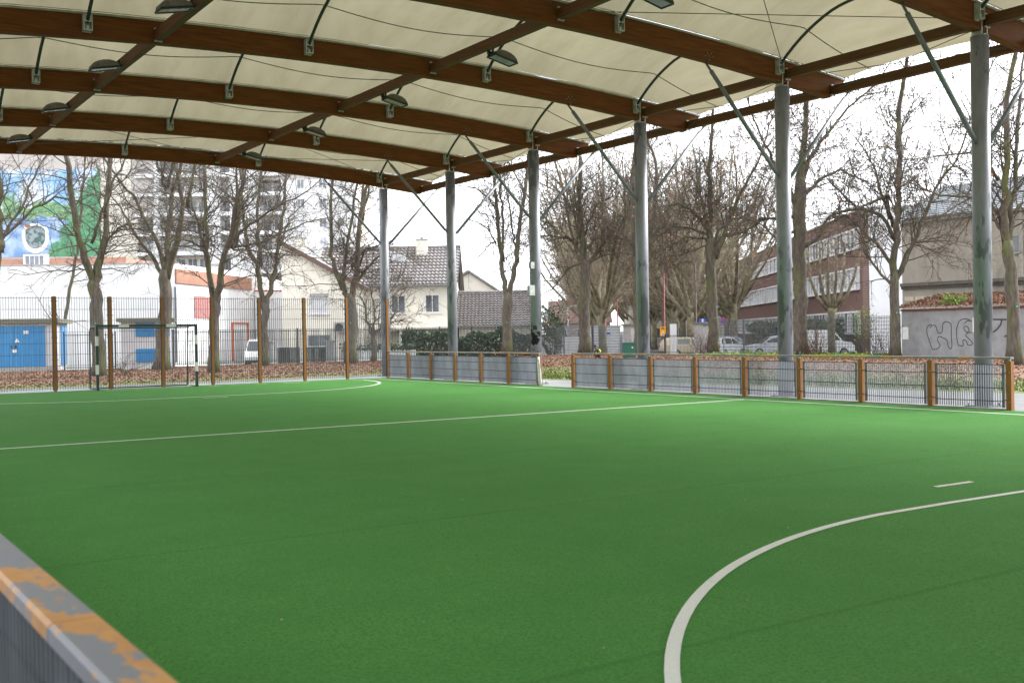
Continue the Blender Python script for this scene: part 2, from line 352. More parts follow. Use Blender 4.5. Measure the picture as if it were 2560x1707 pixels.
# columns with fork head, base plate and the two raking braces
colA = MB(); colA.smooth = False; colA.tube([(0, 0, .02), (0, 0, 7.30)], .174, 28); colA.smooth = True
COL = colA.mesh('column')
hd = MB()
for sx in (-.09, .09): hd.box(sx - .012, sx + .012, -.11, .11, 7.22, 7.62)
hd.box(-.078, .078, -.14, .14, 7.30, 7.325); HEAD = hd.mesh('column_head')
bs = MB().box(-.26, .26, -.26, .26, .006, .03)
for q in ((-.2, -.2), (.2, -.2), (-.2, .2), (.2, .2)): bs.tube([(*q, .03), (*q, .07)], .018, 6)
BASE = bs.mesh('base_plate')
def tagged_galv():                            # a column with sprayed black tags low on its shaft
    m = galv_m.copy(); m.name = 'galvanised_tagged'; t, b = nodes_of(m); N = t.nodes.new
    tc = N('ShaderNodeTexCoord'); sp = N('ShaderNodeSeparateXYZ'); t.links.new(tc.outputs['Object'], sp.inputs[0])
    n = N('ShaderNodeTexNoise'); n.inputs['Scale'].default_value = 3.6; n.inputs['Detail'].default_value = 2; t.links.new(tc.outputs['Object'], n.inputs['Vector'])
    a = N('ShaderNodeMapRange'); a.inputs[1].default_value = 2.1; a.inputs[2].default_value = 1.7; t.links.new(sp.outputs[2], a.inputs[0])
    c = N('ShaderNodeMapRange'); c.inputs[1].default_value = .8; c.inputs[2].default_value = 1.1; t.links.new(sp.outputs[2], c.inputs[0])
    k = N('ShaderNodeMapRange'); k.inputs[1].default_value = .54; k.inputs[2].default_value = .56; t.links.new(n.outputs[0], k.inputs[0])
    m1 = N('ShaderNodeMath'); m1.operation = 'MULTIPLY'; m2 = N('ShaderNodeMath'); m2.operation = 'MULTIPLY'
    t.links.new(a.outputs[0], m1.inputs[0]); t.links.new(c.outputs[0], m1.inputs[1]); t.links.new(m1.outputs[0], m2.inputs[0]); t.links.new(k.outputs[0], m2.inputs[1])
    x = N('ShaderNodeMix'); x.data_type = 'RGBA'; src = b.inputs['Base Color'].links[0].from_socket
    t.links.new(m2.outputs[0], x.inputs[0]); t.links.new(src, x.inputs[6]); x.inputs[7].default_value = (.012, .012, .014, 1); t.links.new(x.outputs[2], b.inputs['Base Color'])
    return m
tag_m = tagged_galv()
for i, y in enumerate(BY):
    for X, sg in ((19.605, 1), (-.105, -1)):
        c = link('column', COL if not (i == NB - 3 and sg > 0) else COL.copy(), galv_m, canopy, loc=(X, y, 0), rz=i * 1.3)
        if i == NB - 3 and sg > 0: c.data.materials.clear(); c.data.materials.append(tag_m)
        h = link('column_head', HEAD, brk_m, c); h.rotation_euler.z = -i * 1.3; h2 = link('base_plate', BASE, galv_m, c); h2.rotation_euler.z = -i * 1.3
        for (x0, z0, x1, z1, r) in ((X - sg * .15, 5.18, 9.75 + sg * 7.35, zbot(17.1) - .02, .048), (X + sg * .15, 5.10, 9.75 + sg * 12.3, 7.46, .048)):
            b = MB(); b.smooth = True; p, q = Vector((x0, y, z0)), Vector((x1, y, z1)); d = (q - p).normalized()
            b.tube([p, p + d * .12, p + d * .121, q - d * .22, q - d * .219, q], [.03, .03, r, r, .026, .026], 10)
            br = b.obj('brace', brace_m, canopy)
            if x1 > 20 or x1 < 0: pass
    # eave end cap plate carrying the outer brace
    for sg in (1, -1):
        xe = 9.75 + sg * 12.3
        MB().box(min(xe - .42, xe + .12), max(xe - .42, xe + .12), y - .10, y + .10, 7.47, 7.50).obj('eave_plate', brk_m, canopy)
# bracing cables
def cable(p, q, r=.009): MB().tube([p, q], r, 5).obj('cable', cable_m, canopy)
for i in range(NB - 1):
    y0, y1 = BY[i] + BW / 2, BY[i + 1] - BW / 2
    cable((19.75, y0, 7.52), (21.25, y1, 7.38)); cable((19.75, y1, 7.52), (21.25, y0, 7.38))
    if i in (NB - 6, NB - 2, 0):
        stops = [.02, 6.48, 12.95, 19.68]
        for a, b_ in zip(stops, stops[1:]):
            cable((a + .1, y0, zbot(a) + .3), (b_ - .1, y1, zbot(b_) + .3)); cable((a + .1, y1, zbot(a) + .3), (b_ - .1, y0, zbot(b_) + .3))

# floodlights clamped to the two inner purlin rows
hous_m = mat('lamp_housing', (.16, .14, .115), (.10, .09, .075), .6, scale=8)
lens_m = mat('lamp_lens', (.10, .13, .11), (.16, .19, .16), .15, scale=6, spec=.8)
def flood_parts(t, sg):
    b = MB(); b.smooth = False; n = 8; prof = []
    for k in range(n + 1): a = math.pi * k / n; prof.append((.30 * -math.cos(a) + .33, .17 * math.sin(a) ** .8))
    vs = []; fs = []
    for yy, sc_ in ((-.17, .75), (-.14, 1), (.14, 1), (.17, .75)):
        for u, h in prof: vs.append((sg * u, yy, h * sc_ - sg * 0 + .0))
    for j in range(3):
        for k in range(n): a = j * (n + 1) + k; fs.append((a, a + 1, a + n + 2, a + n + 1))
    fs += [tuple(range(n + 1)), tuple(range(4 * n + 3, 3 * n + 2, -1))]
    b.add(vs, fs); b.obj('housing', hous_m, t)
    MB().box(*sorted((sg * .06, sg * .60)), -.13, .13, -.018, -.004).obj('lens', lens_m, t)
    f = MB()
    for yy in (-.17, .145): f.box(*sorted((sg * .02, sg * .64)), yy, yy + .025, -.03, .012)
    for u in (.02, .62): f.box(*sorted((sg * u, sg * (u + .02))), -.145, .145, -.03, .012)
    f.obj('lens_frame', green_m, t)
    MB().bar((-sg * .08, 0, .03), (sg * .08, 0, .03), .05, .06).box(-.02, .02, -.09, -.05, -.02, .14).box(-.02, .02, .05, .09, -.02, .14).obj('clamp', dark_m, t)
ORD = {3: 'fourth', 4: 'third', 5: 'second', 6: 'first', 7: 'end'}
ordn = ['first', 'second', 'third', 'fourth', 'fifth', 'sixth', 'seventh', 'eighth']
for sg, px, side in ((-1, 6.48, 'far from the columns'), (1, 12.95, 'nearer the columns')):
    for i in range(NB - 7, NB - 1):
        t = thing('floodlight', f'domed floodlight in the {ordn[NB - 2 - i]} roof bay from the goal, {side}', 'floodlight', (px + sg * .12, (BY[i] + BY[i + 1]) / 2 + (.1 if sg > 0 else -.1), zbot(px) + .04), group='floodlights under the canopy')
        t.rotation_euler = (0, R(12) * sg, 0); flood_parts(t, sg)

# ------------------------------------------------------------------ pitch fences
def slat_panel(L_, side=1):                     # vertical flat bars, cross rods, end frames; runs along +Y from 0
    b = MB(); n = int(L_ / .047)
    for k in range(1, n): y = L_ * k / n; b.box(-.016, .016, y - .0035, y + .0035, .05, .865)
    return b.mesh('slat_panel')
def rod_frame(L_):
    b = MB()
    b.box(-.02, .02, 0, .05, .05, .87); b.box(-.02, .02, L_ - .05, L_, .05, .87)
    for z in (.2, .7): b.box(-.03, .0, -.05, .02, z - .012, z + .012); b.box(-.03, .0, L_ - .02, L_ + .05, z - .012, z + .012)
    return b.mesh('panel_frame')
POST = MB(); POST.box(-.052, .052, -.052, .052, .0, .93)
POST = POST.mesh('post')
def bolt_sub():
    b = MB()
    for z in (.16, .72): b.tube([(-.06, -.02, z), (-.052, -.02, z)], .011, 6)
    return b.mesh('bolt')
BOLT = bolt_sub()
STAND = MB().box(-.018, .018, -.018, .018, .93, .965).mesh('standoff')
def rail_fence(name, label, X, ys, ends=(.05, .05), px=0.0, zt=1.0):
    t = thing(name, label, 'fence', (X, ys[0], 0))
    y0 = ys[0]; dy = abs(ys[1] - ys[0]); Lp = dy - .20
    SP, RF = slat_panel(Lp), rod_frame(Lp); RD = MB().box(-.030, -.017, 0, Lp, -.007, .007).mesh('rod')
    for y in ys:
        p = link('post', POST, post_m, t, loc=(0, y - y0, 0)); link('bolt', BOLT, brk_m, p); link('standoff', STAND, brk_m, p)
    for a, b_ in zip(ys, ys[1:]):
        lo = min(a, b_) + .10 - y0
        pn = link('slat_panel', SP, slat_m, t, 'stuff', loc=(px, lo, 0)); pn.scale.z = zt; link('panel_frame', RF, slat_m, t, 'stuff', loc=(px, lo, 0)); [link('rod', RD, dark_m, t, loc=(abs(px) * .6, lo, z)) for z in (.17, .42, .68, .86)]
    a, b_ = min(ys) - ends[0] - y0, max(ys) + ends[1] - y0
    segs = max(1, round((b_ - a) / 4.9)); stp = (b_ - a) / segs
    for k in range(segs):
        r_ = [(-.055, .968), (-.055, 1.0), (-.045, 1.008), (.045, 1.008), (.055, 1.0), (.055, .968)]
        bb = MB(); m_ = 24; vs = []; fs = []
        bb.prism(r_, a + k * stp + .003, a + (k + 1) * stp - .003, 'y'); bb.obj('top_rail', rail_m, t)
    MB().box(-.05, .05, a, b_, .0, .035).obj('ground_kerb', stone_m, t)
    return t
YB, XS = 35.4543, 18.9463
rail_fence('low_fence', 'low slatted fence with six panels running from the goal fence corner to the gap', XS, [YB - 1.6 * i for i in range(1, 7)] and [YB - .02 - 1.6077 * i for i in range(0, 7)])
rail_fence('low_fence', 'long low slatted fence with orange rail in front of the graffiti wall side', XS, [24.1155 - 1.6496 * i for i in range(9)])
rail_fence('low_fence', 'close low fence with peeling orange paint on its grey top rail', .512, [-3.15 + 1.65 * i for i in range(24)], (3.75, .05), -.034, 1.115)
# tall ball-stop fence behind the goal
tf = thing('goal_fence', 'tall dark wire mesh fence with brown posts behind the goal', 'fence', (XS, YB, 0))
TP = MB().box(-.042, .042, -.042, .042, 0, 3.0).mesh('post')
dx = 1.6816
tm = MB(); n = 21
for k in range(n): x = -dx + .07 + (dx - .14) * k / (n - 1); tm.box(x - .0045, x + .0045, -.012, .012, .06, 2.99)
TM = tm.mesh('mesh_panel'); rb = MB()
for k in range(9): z = .1 + k * .355; rb.box(-dx + .03, -.03, -.020, -.012, z - .006, z + .006)
for sx in (-dx + .03, -.06): rb.box(sx, sx + .03, -.02, .02, .05, 2.99)
for z in (.3, 1.0, 1.7, 2.4, 2.85): rb.box(-.10, .0, -.02, .0, z - .012, z + .012); rb.box(-dx, -dx + .10, -.02, .0, z - .012, z + .012)
RB = rb.mesh('panel_frame')
for i in range(12):
    link('post', TP, post_m, tf, loc=(-dx * i, 0, 0))
    if i < 11: link('mesh_panel', TM, wire_m, tf, 'stuff', loc=(-dx * i, 0, 0)); link('panel_frame', RB, wire_m, tf, loc=(-dx * i, 0, 0))
# white torn plastic sheet on the gap post
ps = MB(); ps.smooth = True; vs = []; fs = []
random.seed(4)
yy = YB - .02 - 1.6077 * 6
prof = [(0.02, -.10, .04), (.06, -.13, .10), (.16, -.12, .13), (.28, -.10, .10), (.42, -.09, .11), (.56, -.05, .10), (.68, -.03, .09), (.80, .0, .05), (.86, .02, .02)]
for z, off, wd in prof:
    for k in range(9):
        a = math.pi * 2 * k / 9; vs.append((-.03 + math.cos(a) * .035 + random.uniform(-.012, .012), -.075 + off * .5 + math.sin(a) * wd * .65 + random.uniform(-.012, .012), z))
for i in range(len(prof) - 1):
    for k in range(9): a, c = i * 9 + k, i * 9 + (k + 1) % 9; fs.append((a, c, c + 9, a + 9))
fs += [tuple(range(8, -1, -1)), tuple(range(len(vs) - 9, len(vs)))]
ps.add(vs, fs); o_ = ps.obj('plastic_sheet', mat('plastic_film', (.78, .79, .80), (.70, .71, .73), .3, scale=9, bump=.6, bscale=20)); o_.location = (XS - .06, yy, .012)
tag(o_, 'crumpled white plastic sheet hanging from the end post at the fence gap', 'plastic sheet')

# ------------------------------------------------------------------ goal
gx0, gx1, gy = 8.27, 11.42, 34.72
g = thing('handball_goal', 'dark green and white handball goal standing before the tall fence', 'goal', ((gx0 + gx1) / 2, gy, .0))
hw = (gx1 - gx0) / 2; q = .04
for s in (-1, 1):
    p = MB().box(s * hw - q, s * hw + q, -q, q, .013, 2.08).obj('post', green_m, g)
    for z in (.52, 1.42): MB().box(s * hw - q - .002, s * hw + q + .002, -q - .002, q + .002, z, z + .30).obj('white_band', white_m, p)
    sf = MB(); sf.tube([(s * hw, .03, 2.03), (s * hw, .75, 2.02), (s * hw, .86, 1.92), (s * hw, .98, .04), (s * hw, .03, .035)], .022, 8); sf.obj('side_frame', green_m, g)
cb = MB().box(-hw + q, hw - q, -q, q, 2.0, 2.08).obj('crossbar', green_m, g)
for x in (-.75, .75): MB().box(x - .16, x + .16, -q - .002, q + .002, 1.998, 2.082).obj('white_band', white_m, cb)
MB().tube([(-hw, .80, 1.98), (hw, .80, 1.98)], .022, 8).obj('back_bar', green_m, g)
MB().tube([(-hw, .98, .04), (hw, .98, .04)], .022, 8).obj('ground_bar', green_m, g)

# grey junction boxes strapped to the tagged column
for z, w_, h_, lab in ((3.62, .11, .18, 'small grey switch box strapped high on the tagged column'), (2.78, .18, .30, 'larger grey junction box strapped on the tagged column')):
    t = thing('junction_box', lab, 'junction box', (19.605 - .174 - w_ / 2 * .9, BY[NB - 3] - .10, z), group='boxes on the tagged column')
    MB().box(-w_ / 2, w_ / 2, -.07, .07, 0, h_).obj('case', galv_m, t); MB().box(-w_ / 2 - .01, w_ / 2 + .01, -.085, -.07, -.01, h_ + .01).obj('lid', brk_m, t)
    MB().tube([(0, 0, h_), (.0, 0, h_ + .3), (.05, .02, h_ + .5)], .012, 6).obj('conduit', cable_m, t)

# ------------------------------------------------------------------ trees
def wander(rng, k): return Vector((rng.gauss(0, 1), rng.gauss(0, 1), rng.gauss(0, 1))) * k
RK = 1.0      # twig thickness of the tree being grown
def grow(b, p, d, L_, r, lvl, rng, trop, leaves=None, dens=1.0):
    n = max(2, int(L_ / (.5, .4, .35, .3)[lvl])); st = L_ / n; pts = [p]; q = p.copy(); d = d.normalized()
    for i in range(n):
        d = (d + wander(rng, (.10, .16, .22, .25)[lvl]) + Vector((0, 0, trop * st))).normalized(); q = q + d * st; pts.append(q)
    b.tube(pts, [r * (1 - .72 * i / n) for i in range(n + 1)], (6, 4, 3, 3)[lvl], caps=False)
    if lvl < 3:
        for c in range(int(L_ * (1.8, 2.5, 3.0)[lvl] * dens + rng.random())):
            t = rng.uniform(.2, 1); i = min(n - 1, int(t * n)); base = pts[i].lerp(pts[i + 1], t * n - i)
            dd = (pts[i + 1] - pts[i]).normalized()
            side = wander(rng, 1); side = (side - dd * side.dot(dd)).normalized(); ang = R(rng.uniform(32, 65))
            cd = dd * math.cos(ang) + side * math.sin(ang)
            cl = (rng.uniform(1.6, 3.6), rng.uniform(.7, 1.7), rng.uniform(.3, .75))[lvl] * (1.1 - .4 * t)
            grow(b, base, cd, cl, max(.008 * RK, min(r * .55, (.032, .017 * RK, .009 * RK)[lvl])), lvl + 1, rng, trop * (.6 if lvl else 1), leaves, dens)
    elif leaves is not None and rng.random() < leaves[1]:
        s = rng.uniform(.05, .09); a = wander(rng, 1).normalized(); c = a.cross(Vector((0, 0, 1))); c = c.normalized() if c.length > .01 else Vector((1, 0, 0))
        leaves[0].add([q - c * s, q - Vector((0, 0, 1.6 * s)) + a * s * .3, q + c * s, q + a * s], [(0, 1, 2, 3)])
def limb_points(pts, base, rng, dv, z0):
    v = 0; out = []
    P = [(u, z) for u, z in pts]; sm = []
    for i in range(len(P) - 1):
        for k in range(3):
            t = k / 3; sm.append((P[i][0] * (1 - t) + P[i + 1][0] * t, P[i][1] * (1 - t) + P[i + 1][1] * t))
    sm.append(P[-1]); L_ = 0; prev = None
    for j, (u, z) in enumerate(sm):
        if prev: L_ += math.hypot(u - prev[0], z - prev[1])
        prev = (u, z); w_ = .05 if 0 < j < len(sm) - 1 else 0
        v = dv * L_; wob = rng.gauss(0, w_)
        out.append(Vector((base.x, base.y, 0)) + RH * (u + wob) + FH * v + Vector((0, 0, z)))
    return out
TALL = 'IJKLMNO'
tagm = mat('tag_green', (.05, .55, .28), None, .4)
TREES = {
    'A': (7.62, 50.74, [[0.302,0.249,[[0.0,0.06],[0.21,3.46],[0.35,5.31],[0.58,6.01]]],[0.142,0.078,[[0.58,6.01],[0.6,7.01],[0.65,8.42],[0.62,9.7]]],[0.092,0.043,[[0.62,6.01],[0.99,6.86],[1.52,8.41],[1.97,9.68]]],[0.085,0.036,[[0.58,6.05],[1.2,6.71],[1.85,7.48],[2.64,7.98],[3.42,7.81],[3.91,7.59]]],[0.071,0.036,[[0.35,5.31],[-0.02,6.31],[-0.41,7.73]]]]),
    'B': (14.13, 67.53, [[0.147,0.069,[[0.0,1.36],[0.18,3.02],[0.62,5.47],[1.0,7.62],[1.24,9.67],[1.54,12.31]]]]),
    'C': (11.84, 49.61, [[0.348,0.312,[[0.0,0.0],[0.02,1.25],[0.03,2.71],[-0.06,3.74],[-0.1,4.26]]],[0.202,0.132,[[-0.1,4.18],[-0.3,5.28],[-0.45,6.39],[-0.53,7.63],[-0.54,9.83]]],[0.213,0.125,[[-0.03,4.18],[0.18,4.98],[0.38,5.93],[0.51,7.61],[0.61,9.59]]],[0.095,0.044,[[-0.18,5.94],[0.13,6.96],[0.52,8.05],[0.98,8.92],[1.43,9.79]]],[0.088,0.029,[[-0.05,4.91],[0.41,6.08],[0.86,6.66],[1.38,6.88],[1.6,6.86]]]]),
    'D': (16.34, 55.22, [[0.443,0.359,[[0.0,0.0],[0.12,1.98],[0.31,3.67],[0.28,5.19]]],[0.135,0.042,[[0.05,5.02],[-0.4,5.87],[-1.05,6.73],[-1.63,7.75],[-2.36,8.85]]],[0.152,0.059,[[0.19,5.36],[0.02,6.54],[-0.45,7.56],[-0.77,8.49],[-1.26,9.17],[-1.84,10.03]]],[0.203,0.127,[[0.25,5.44],[0.31,6.87],[0.37,8.05],[0.43,9.31]]],[0.11,0.059,[[0.43,9.31],[0.19,10.25],[0.04,10.84]]],[0.11,0.059,[[0.43,9.36],[0.78,10.24],[1.0,10.82]]],[0.236,0.11,[[0.48,5.35],[0.96,6.36],[1.25,7.45],[1.51,8.45],[1.33,10.4]]],[0.127,0.051,[[1.49,8.37],[1.83,9.71],[2.1,10.72]]]]),
    'E': (16.61, 48.03, [[0.283,0.266,[[0.0,-0.0],[0.07,2.05],[0.09,3.47]]],[0.163,0.092,[[-0.01,3.4],[-0.14,5.24],[-0.13,6.3],[-0.1,7.36],[-0.11,9.48]]],[0.22,0.135,[[0.2,3.43],[0.43,4.17],[0.66,5.02],[0.93,5.72]]],[0.163,0.106,[[0.93,5.72],[1.14,6.28],[1.38,7.69],[1.59,9.31]]],[0.106,0.042,[[-0.17,4.96],[-0.39,5.88],[-0.55,6.8],[-0.81,8.08]]],[0.106,0.028,[[0.93,5.72],[1.43,6.42],[2.15,6.97],[3.08,7.52],[4.07,7.86],[4.93,8.34]]],[0.057,0.018,[[0.99,5.65],[1.41,5.7],[2.26,5.56],[3.46,5.45],[4.59,5.31]]],[0.071,0.021,[[0.93,5.76],[1.77,5.92],[2.48,6.12],[3.34,6.53],[4.2,6.94],[5.48,7.27]]],[0.078,0.035,[[0.89,5.86],[0.83,6.78],[1.0,7.98],[0.69,8.76]]]]),
    'F': (22.45, 56.67, [[0.284,0.258,[[0.0,-0.0],[0.08,2.1],[0.13,3.56]]],[0.189,0.086,[[0.02,3.48],[-0.17,4.86],[-0.28,5.63],[-0.61,6.41],[-0.83,7.27],[-0.94,8.73],[-1.0,11.05]]],[0.146,0.077,[[-0.11,5.54],[-0.21,7.26],[-0.22,8.98],[-0.06,10.69]]],[0.18,0.086,[[0.24,3.56],[0.42,4.42],[0.7,5.36],[0.8,6.04],[0.95,7.41],[1.1,8.78],[1.31,10.84]]],[0.077,0.034,[[0.8,6.04],[1.25,7.41],[1.61,8.26],[2.31,8.93]]]]),
    'G': (27.31, 55.57, [[0.39,0.337,[[0.0,0.0],[0.07,2.92],[-0.02,4.08]]],[0.204,0.098,[[-0.2,3.99],[-0.41,4.35],[-0.79,5.33],[-1.07,6.31],[-1.06,7.81],[-1.07,10.03]]],[0.151,0.071,[[-0.41,4.7],[-0.25,6.03],[0.05,7.97],[0.4,10.18]]],[0.239,0.133,[[0.16,4.07],[0.49,5.22],[0.61,6.9],[0.76,8.23]]],[0.133,0.071,[[0.76,8.23],[0.8,9.55],[0.88,10.7]]],[0.115,0.053,[[0.74,8.14],[1.05,9.55],[1.2,10.7]]],[0.124,0.027,[[0.39,4.69],[1.07,5.57],[1.79,6.17],[2.6,6.78]]],[0.089,0.022,[[0.54,5.57],[0.91,6.54],[1.8,6.79],[2.77,6.42]]]]),
    'H': (30.14, 58.22, [[0.188,0.141,[[-0.01,0.82],[0.0,1.57]]],[0.104,0.028,[[-0.04,1.57],[-0.4,2.52],[-0.57,3.75],[-0.74,4.69]]],[0.104,0.028,[[0.0,1.57],[0.16,2.51],[0.09,3.64],[-0.04,4.68]]],[0.104,0.028,[[0.05,1.57],[0.53,2.22],[0.65,3.44],[1.04,4.38]]],[0.075,0.024,[[0.1,1.85],[1.01,2.5],[1.5,3.62]]]]),
    'I': (40.81, 59.32, [[0.341,0.331,[[-0.01,-0.09],[0.07,2.59],[0.16,4.34]]],[0.195,0.117,[[0.02,4.34],[-0.16,5.51],[-0.28,6.88],[-0.45,8.43],[-0.52,10.38],[-0.63,12.13]]],[0.117,0.068,[[-0.09,6.48],[-0.08,8.62],[-0.18,10.37],[-0.26,11.15]]],[0.214,0.117,[[0.26,4.34],[0.52,5.31],[0.78,6.47],[0.91,8.12],[1.18,9.86],[1.55,11.99]]],[0.097,0.068,[[0.74,6.86],[0.66,7.83],[0.55,8.51]]],[0.068,0.024,[[-0.56,7.66],[-1.17,8.74],[-1.85,9.23],[-2.81,9.54]]],[0.068,0.024,[[-0.56,7.85],[-1.09,7.67],[-1.59,7.04],[-1.94,6.56]]],[0.078,0.024,[[-0.47,9.89],[-1.04,10.87],[-2.0,11.57],[-2.97,11.68]]]]),
    'J': (46.75, 58.23, [[0.423,0.383,[[-0.0,-0.38],[0.04,2.54],[0.16,5.05],[0.16,6.66]]],[0.272,0.151,[[0.05,6.56],[-0.03,7.77],[-0.1,9.58],[-0.18,11.09],[-0.08,12.59]]],[0.171,0.06,[[0.4,6.45],[0.82,6.95],[1.43,7.75],[2.36,9.04],[3.19,10.53],[3.71,12.13]]],[0.091,0.03,[[0.01,6.86],[-0.78,8.08],[-1.57,9.0],[-2.67,9.22]]],[0.091,0.025,[[-0.04,7.17],[-1.08,8.29],[-2.28,8.51],[-2.99,8.42]]],[0.101,0.025,[[-0.15,6.46],[-1.01,6.18],[-1.52,5.58],[-2.24,4.69],[-2.95,4.3]]],[0.101,0.035,[[-0.12,8.07],[-0.55,9.79],[-1.33,11.11],[-3.03,11.94]]],[0.101,0.03,[[0.51,6.55],[1.22,6.94],[2.33,7.18],[3.63,7.06]]],[0.111,0.04,[[0.02,7.77],[0.45,9.27],[1.07,10.57],[2.19,11.15],[3.19,11.03]]],[0.081,0.03,[[0.17,7.36],[0.94,8.26],[1.93,7.74],[3.14,7.62]]]]),
    'K': (47.51, 53.44, [[0.288,0.269,[[-0.0,-0.3],[0.01,2.43],[-0.03,4.54]]],[0.23,0.163,[[-0.08,4.45],[-0.16,6.27],[-0.15,9.15],[-0.15,12.02]]],[0.211,0.125,[[0.12,4.54],[0.53,6.26],[0.94,7.98],[1.25,9.32],[1.42,11.42]]],[0.096,0.029,[[0.93,7.79],[1.52,8.45],[2.48,8.77],[3.63,8.61]]],[0.086,0.029,[[-0.13,7.23],[-0.98,8.01],[-1.93,8.89],[-2.88,9.0]]]]),
    'L': (48.0, 47.0, [[0.357,0.33,[[-0.0,-0.29],[0.05,2.3],[-0.06,4.08],[-0.07,5.87],[-0.03,7.29]]],[0.205,0.125,[[-0.05,7.2],[-0.09,8.98],[-0.11,10.68],[-0.27,11.57]]],[0.196,0.08,[[0.22,6.04],[0.73,7.37],[1.11,8.7],[1.75,10.11],[2.39,11.17]]],[0.116,0.036,[[-0.15,7.65],[-0.68,8.55],[-1.29,9.18],[-2.0,9.55],[-2.89,9.43]]],[0.107,0.031,[[-0.24,7.56],[-1.31,7.98],[-2.46,8.13],[-3.37,7.43],[-3.82,7.0]]],[0.098,0.031,[[-0.34,7.3],[-1.58,7.42],[-2.66,6.8],[-3.83,6.28]]],[0.098,0.045,[[-0.24,7.83],[-0.66,9.44],[-0.91,10.96]]],[0.098,0.031,[[0.43,7.82],[1.37,8.52],[2.09,8.55],[2.97,7.78]]],[0.107,0.036,[[0.56,7.37],[1.9,7.62],[2.98,8.31],[4.14,8.56]]],[0.08,0.027,[[-0.25,6.94],[-1.6,6.43],[-2.76,6.18],[-1.8,4.91]]]]),
    'M': (47.39, 39.63, [[0.408,0.37,[[-0.0,-0.19],[0.05,2.56],[0.03,4.46],[-0.01,6.36],[0.07,8.25],[0.14,10.15]]],[0.247,0.161,[[0.09,10.05],[0.31,11.85],[0.38,13.46]]],[0.161,0.057,[[-0.12,8.45],[-0.67,9.69],[-1.6,10.93],[-2.43,12.27]]],[0.19,0.076,[[0.23,9.77],[0.77,11.08],[1.55,12.21],[2.7,13.52]]],[0.142,0.038,[[0.23,6.17],[1.0,6.67],[1.58,7.85],[2.63,8.12]]],[0.123,0.038,[[0.13,8.92],[1.14,9.94],[2.28,10.49],[3.51,9.81]]],[0.123,0.038,[[-0.08,7.97],[-0.98,7.8],[-2.12,7.86],[-3.08,6.98]]],[0.104,0.038,[[-0.14,7.12],[-1.38,6.67],[-2.5,7.54]]]]),
    'N': (47.76, 33.77, [[0.272,0.245,[[0.01,-0.22],[0.05,2.41],[0.04,4.6]]],[0.219,0.123,[[-0.0,4.51],[0.02,5.74],[0.07,6.79],[-0.02,8.1],[-0.1,10.29],[-0.14,12.03]]],[0.14,0.053,[[0.23,4.25],[0.55,5.03],[0.87,5.9],[1.37,7.38],[2.0,9.12],[2.63,9.98]]],[0.114,0.031,[[-0.11,4.86],[-0.75,5.92],[-1.44,6.64],[-2.31,7.52],[-2.83,7.62]]],[0.096,0.035,[[-0.12,3.81],[-0.77,4.61],[-1.28,5.5],[-1.45,6.29]]],[0.131,0.053,[[0.14,6.78],[0.5,8.09],[0.74,9.22],[0.94,11.14]]],[0.105,0.035,[[0.0,6.79],[-0.46,8.28],[-0.87,9.77],[-1.56,11.01]]],[0.114,0.031,[[0.08,6.09],[-0.47,7.49],[-1.6,7.95],[-2.81,9.37],[-3.86,9.04]]],[0.079,0.026,[[0.64,5.38],[1.18,5.98],[2.23,6.05],[3.28,6.03]]],[0.114,0.039,[[-0.14,7.23],[-0.46,8.37],[-2.13,7.7],[-3.53,7.46]]]]),
    'O': (41.01, 23.48, [[0.279,0.238,[[-0.0,-0.16],[0.06,2.15],[-0.09,3.85],[-0.2,5.01]]],[0.19,0.122,[[-0.21,4.94],[-0.4,6.24],[-0.5,7.59],[-0.57,8.95]]],[0.136,0.082,[[-0.11,4.87],[-0.02,6.23],[0.16,7.58],[0.28,8.94]]],[0.102,0.031,[[-0.47,6.03],[-0.8,6.58],[-1.61,6.87],[-2.63,6.98],[-3.44,7.44]]],[0.068,0.024,[[-0.41,5.42],[-0.74,5.83],[-1.28,6.05]]],[0.082,0.027,[[0.04,6.09],[0.42,6.49],[0.9,6.62]]],[0.088,0.031,[[-0.5,7.46],[-1.05,8.15],[-1.73,8.56],[-2.75,8.45]]]]),
}
INFO = {'A': ('branching bare tree with a long arching limb at the left of the blue-door kiosk', 0, 1), 'B': ('thin leaning bare tree rising behind the blue-door kiosk', 0, .6),
 'C': ('bare tree with two upright stems between the two blue-panelled kiosks', 0, 1), 'D': ('broad mossy bare tree forking low in front of the second kiosk', 0, 1.1),
 'E': ('bare tree splitting into a straight and a leaning stem beside the goal', 0, 1.2), 'F': ('slim three-stemmed bare tree by the black driveway gate', 0, 1),
 'G': ('thick mossy bare tree forking before the cream gable wall', 0, 1.2), 'H': ('small dark many-stemmed bare tree growing over the low white wall', 0, 1.3),
 'I': ('pale forked bare tree in front of the ivy hedge', 0, .9), 'J': ('bare tree with drooping side limbs beside the white site cabin', .02, 1.3),
 'K': ('bare tree partly hidden behind the column by the green cabinet', .02, 1), 'L': ('dark mossy bare tree with arching limbs beside the grey gate pillar', .06, 1.3),
 'M': ('thick straight bare tree with scrub at its foot before the brick block', .07, 1.3), 'N': ('bare tree at the left end of the graffiti wall', .03, 1.2),
 'O': ('mossy leaning bare tree in front of the graffiti wall', .01, 1.1)}
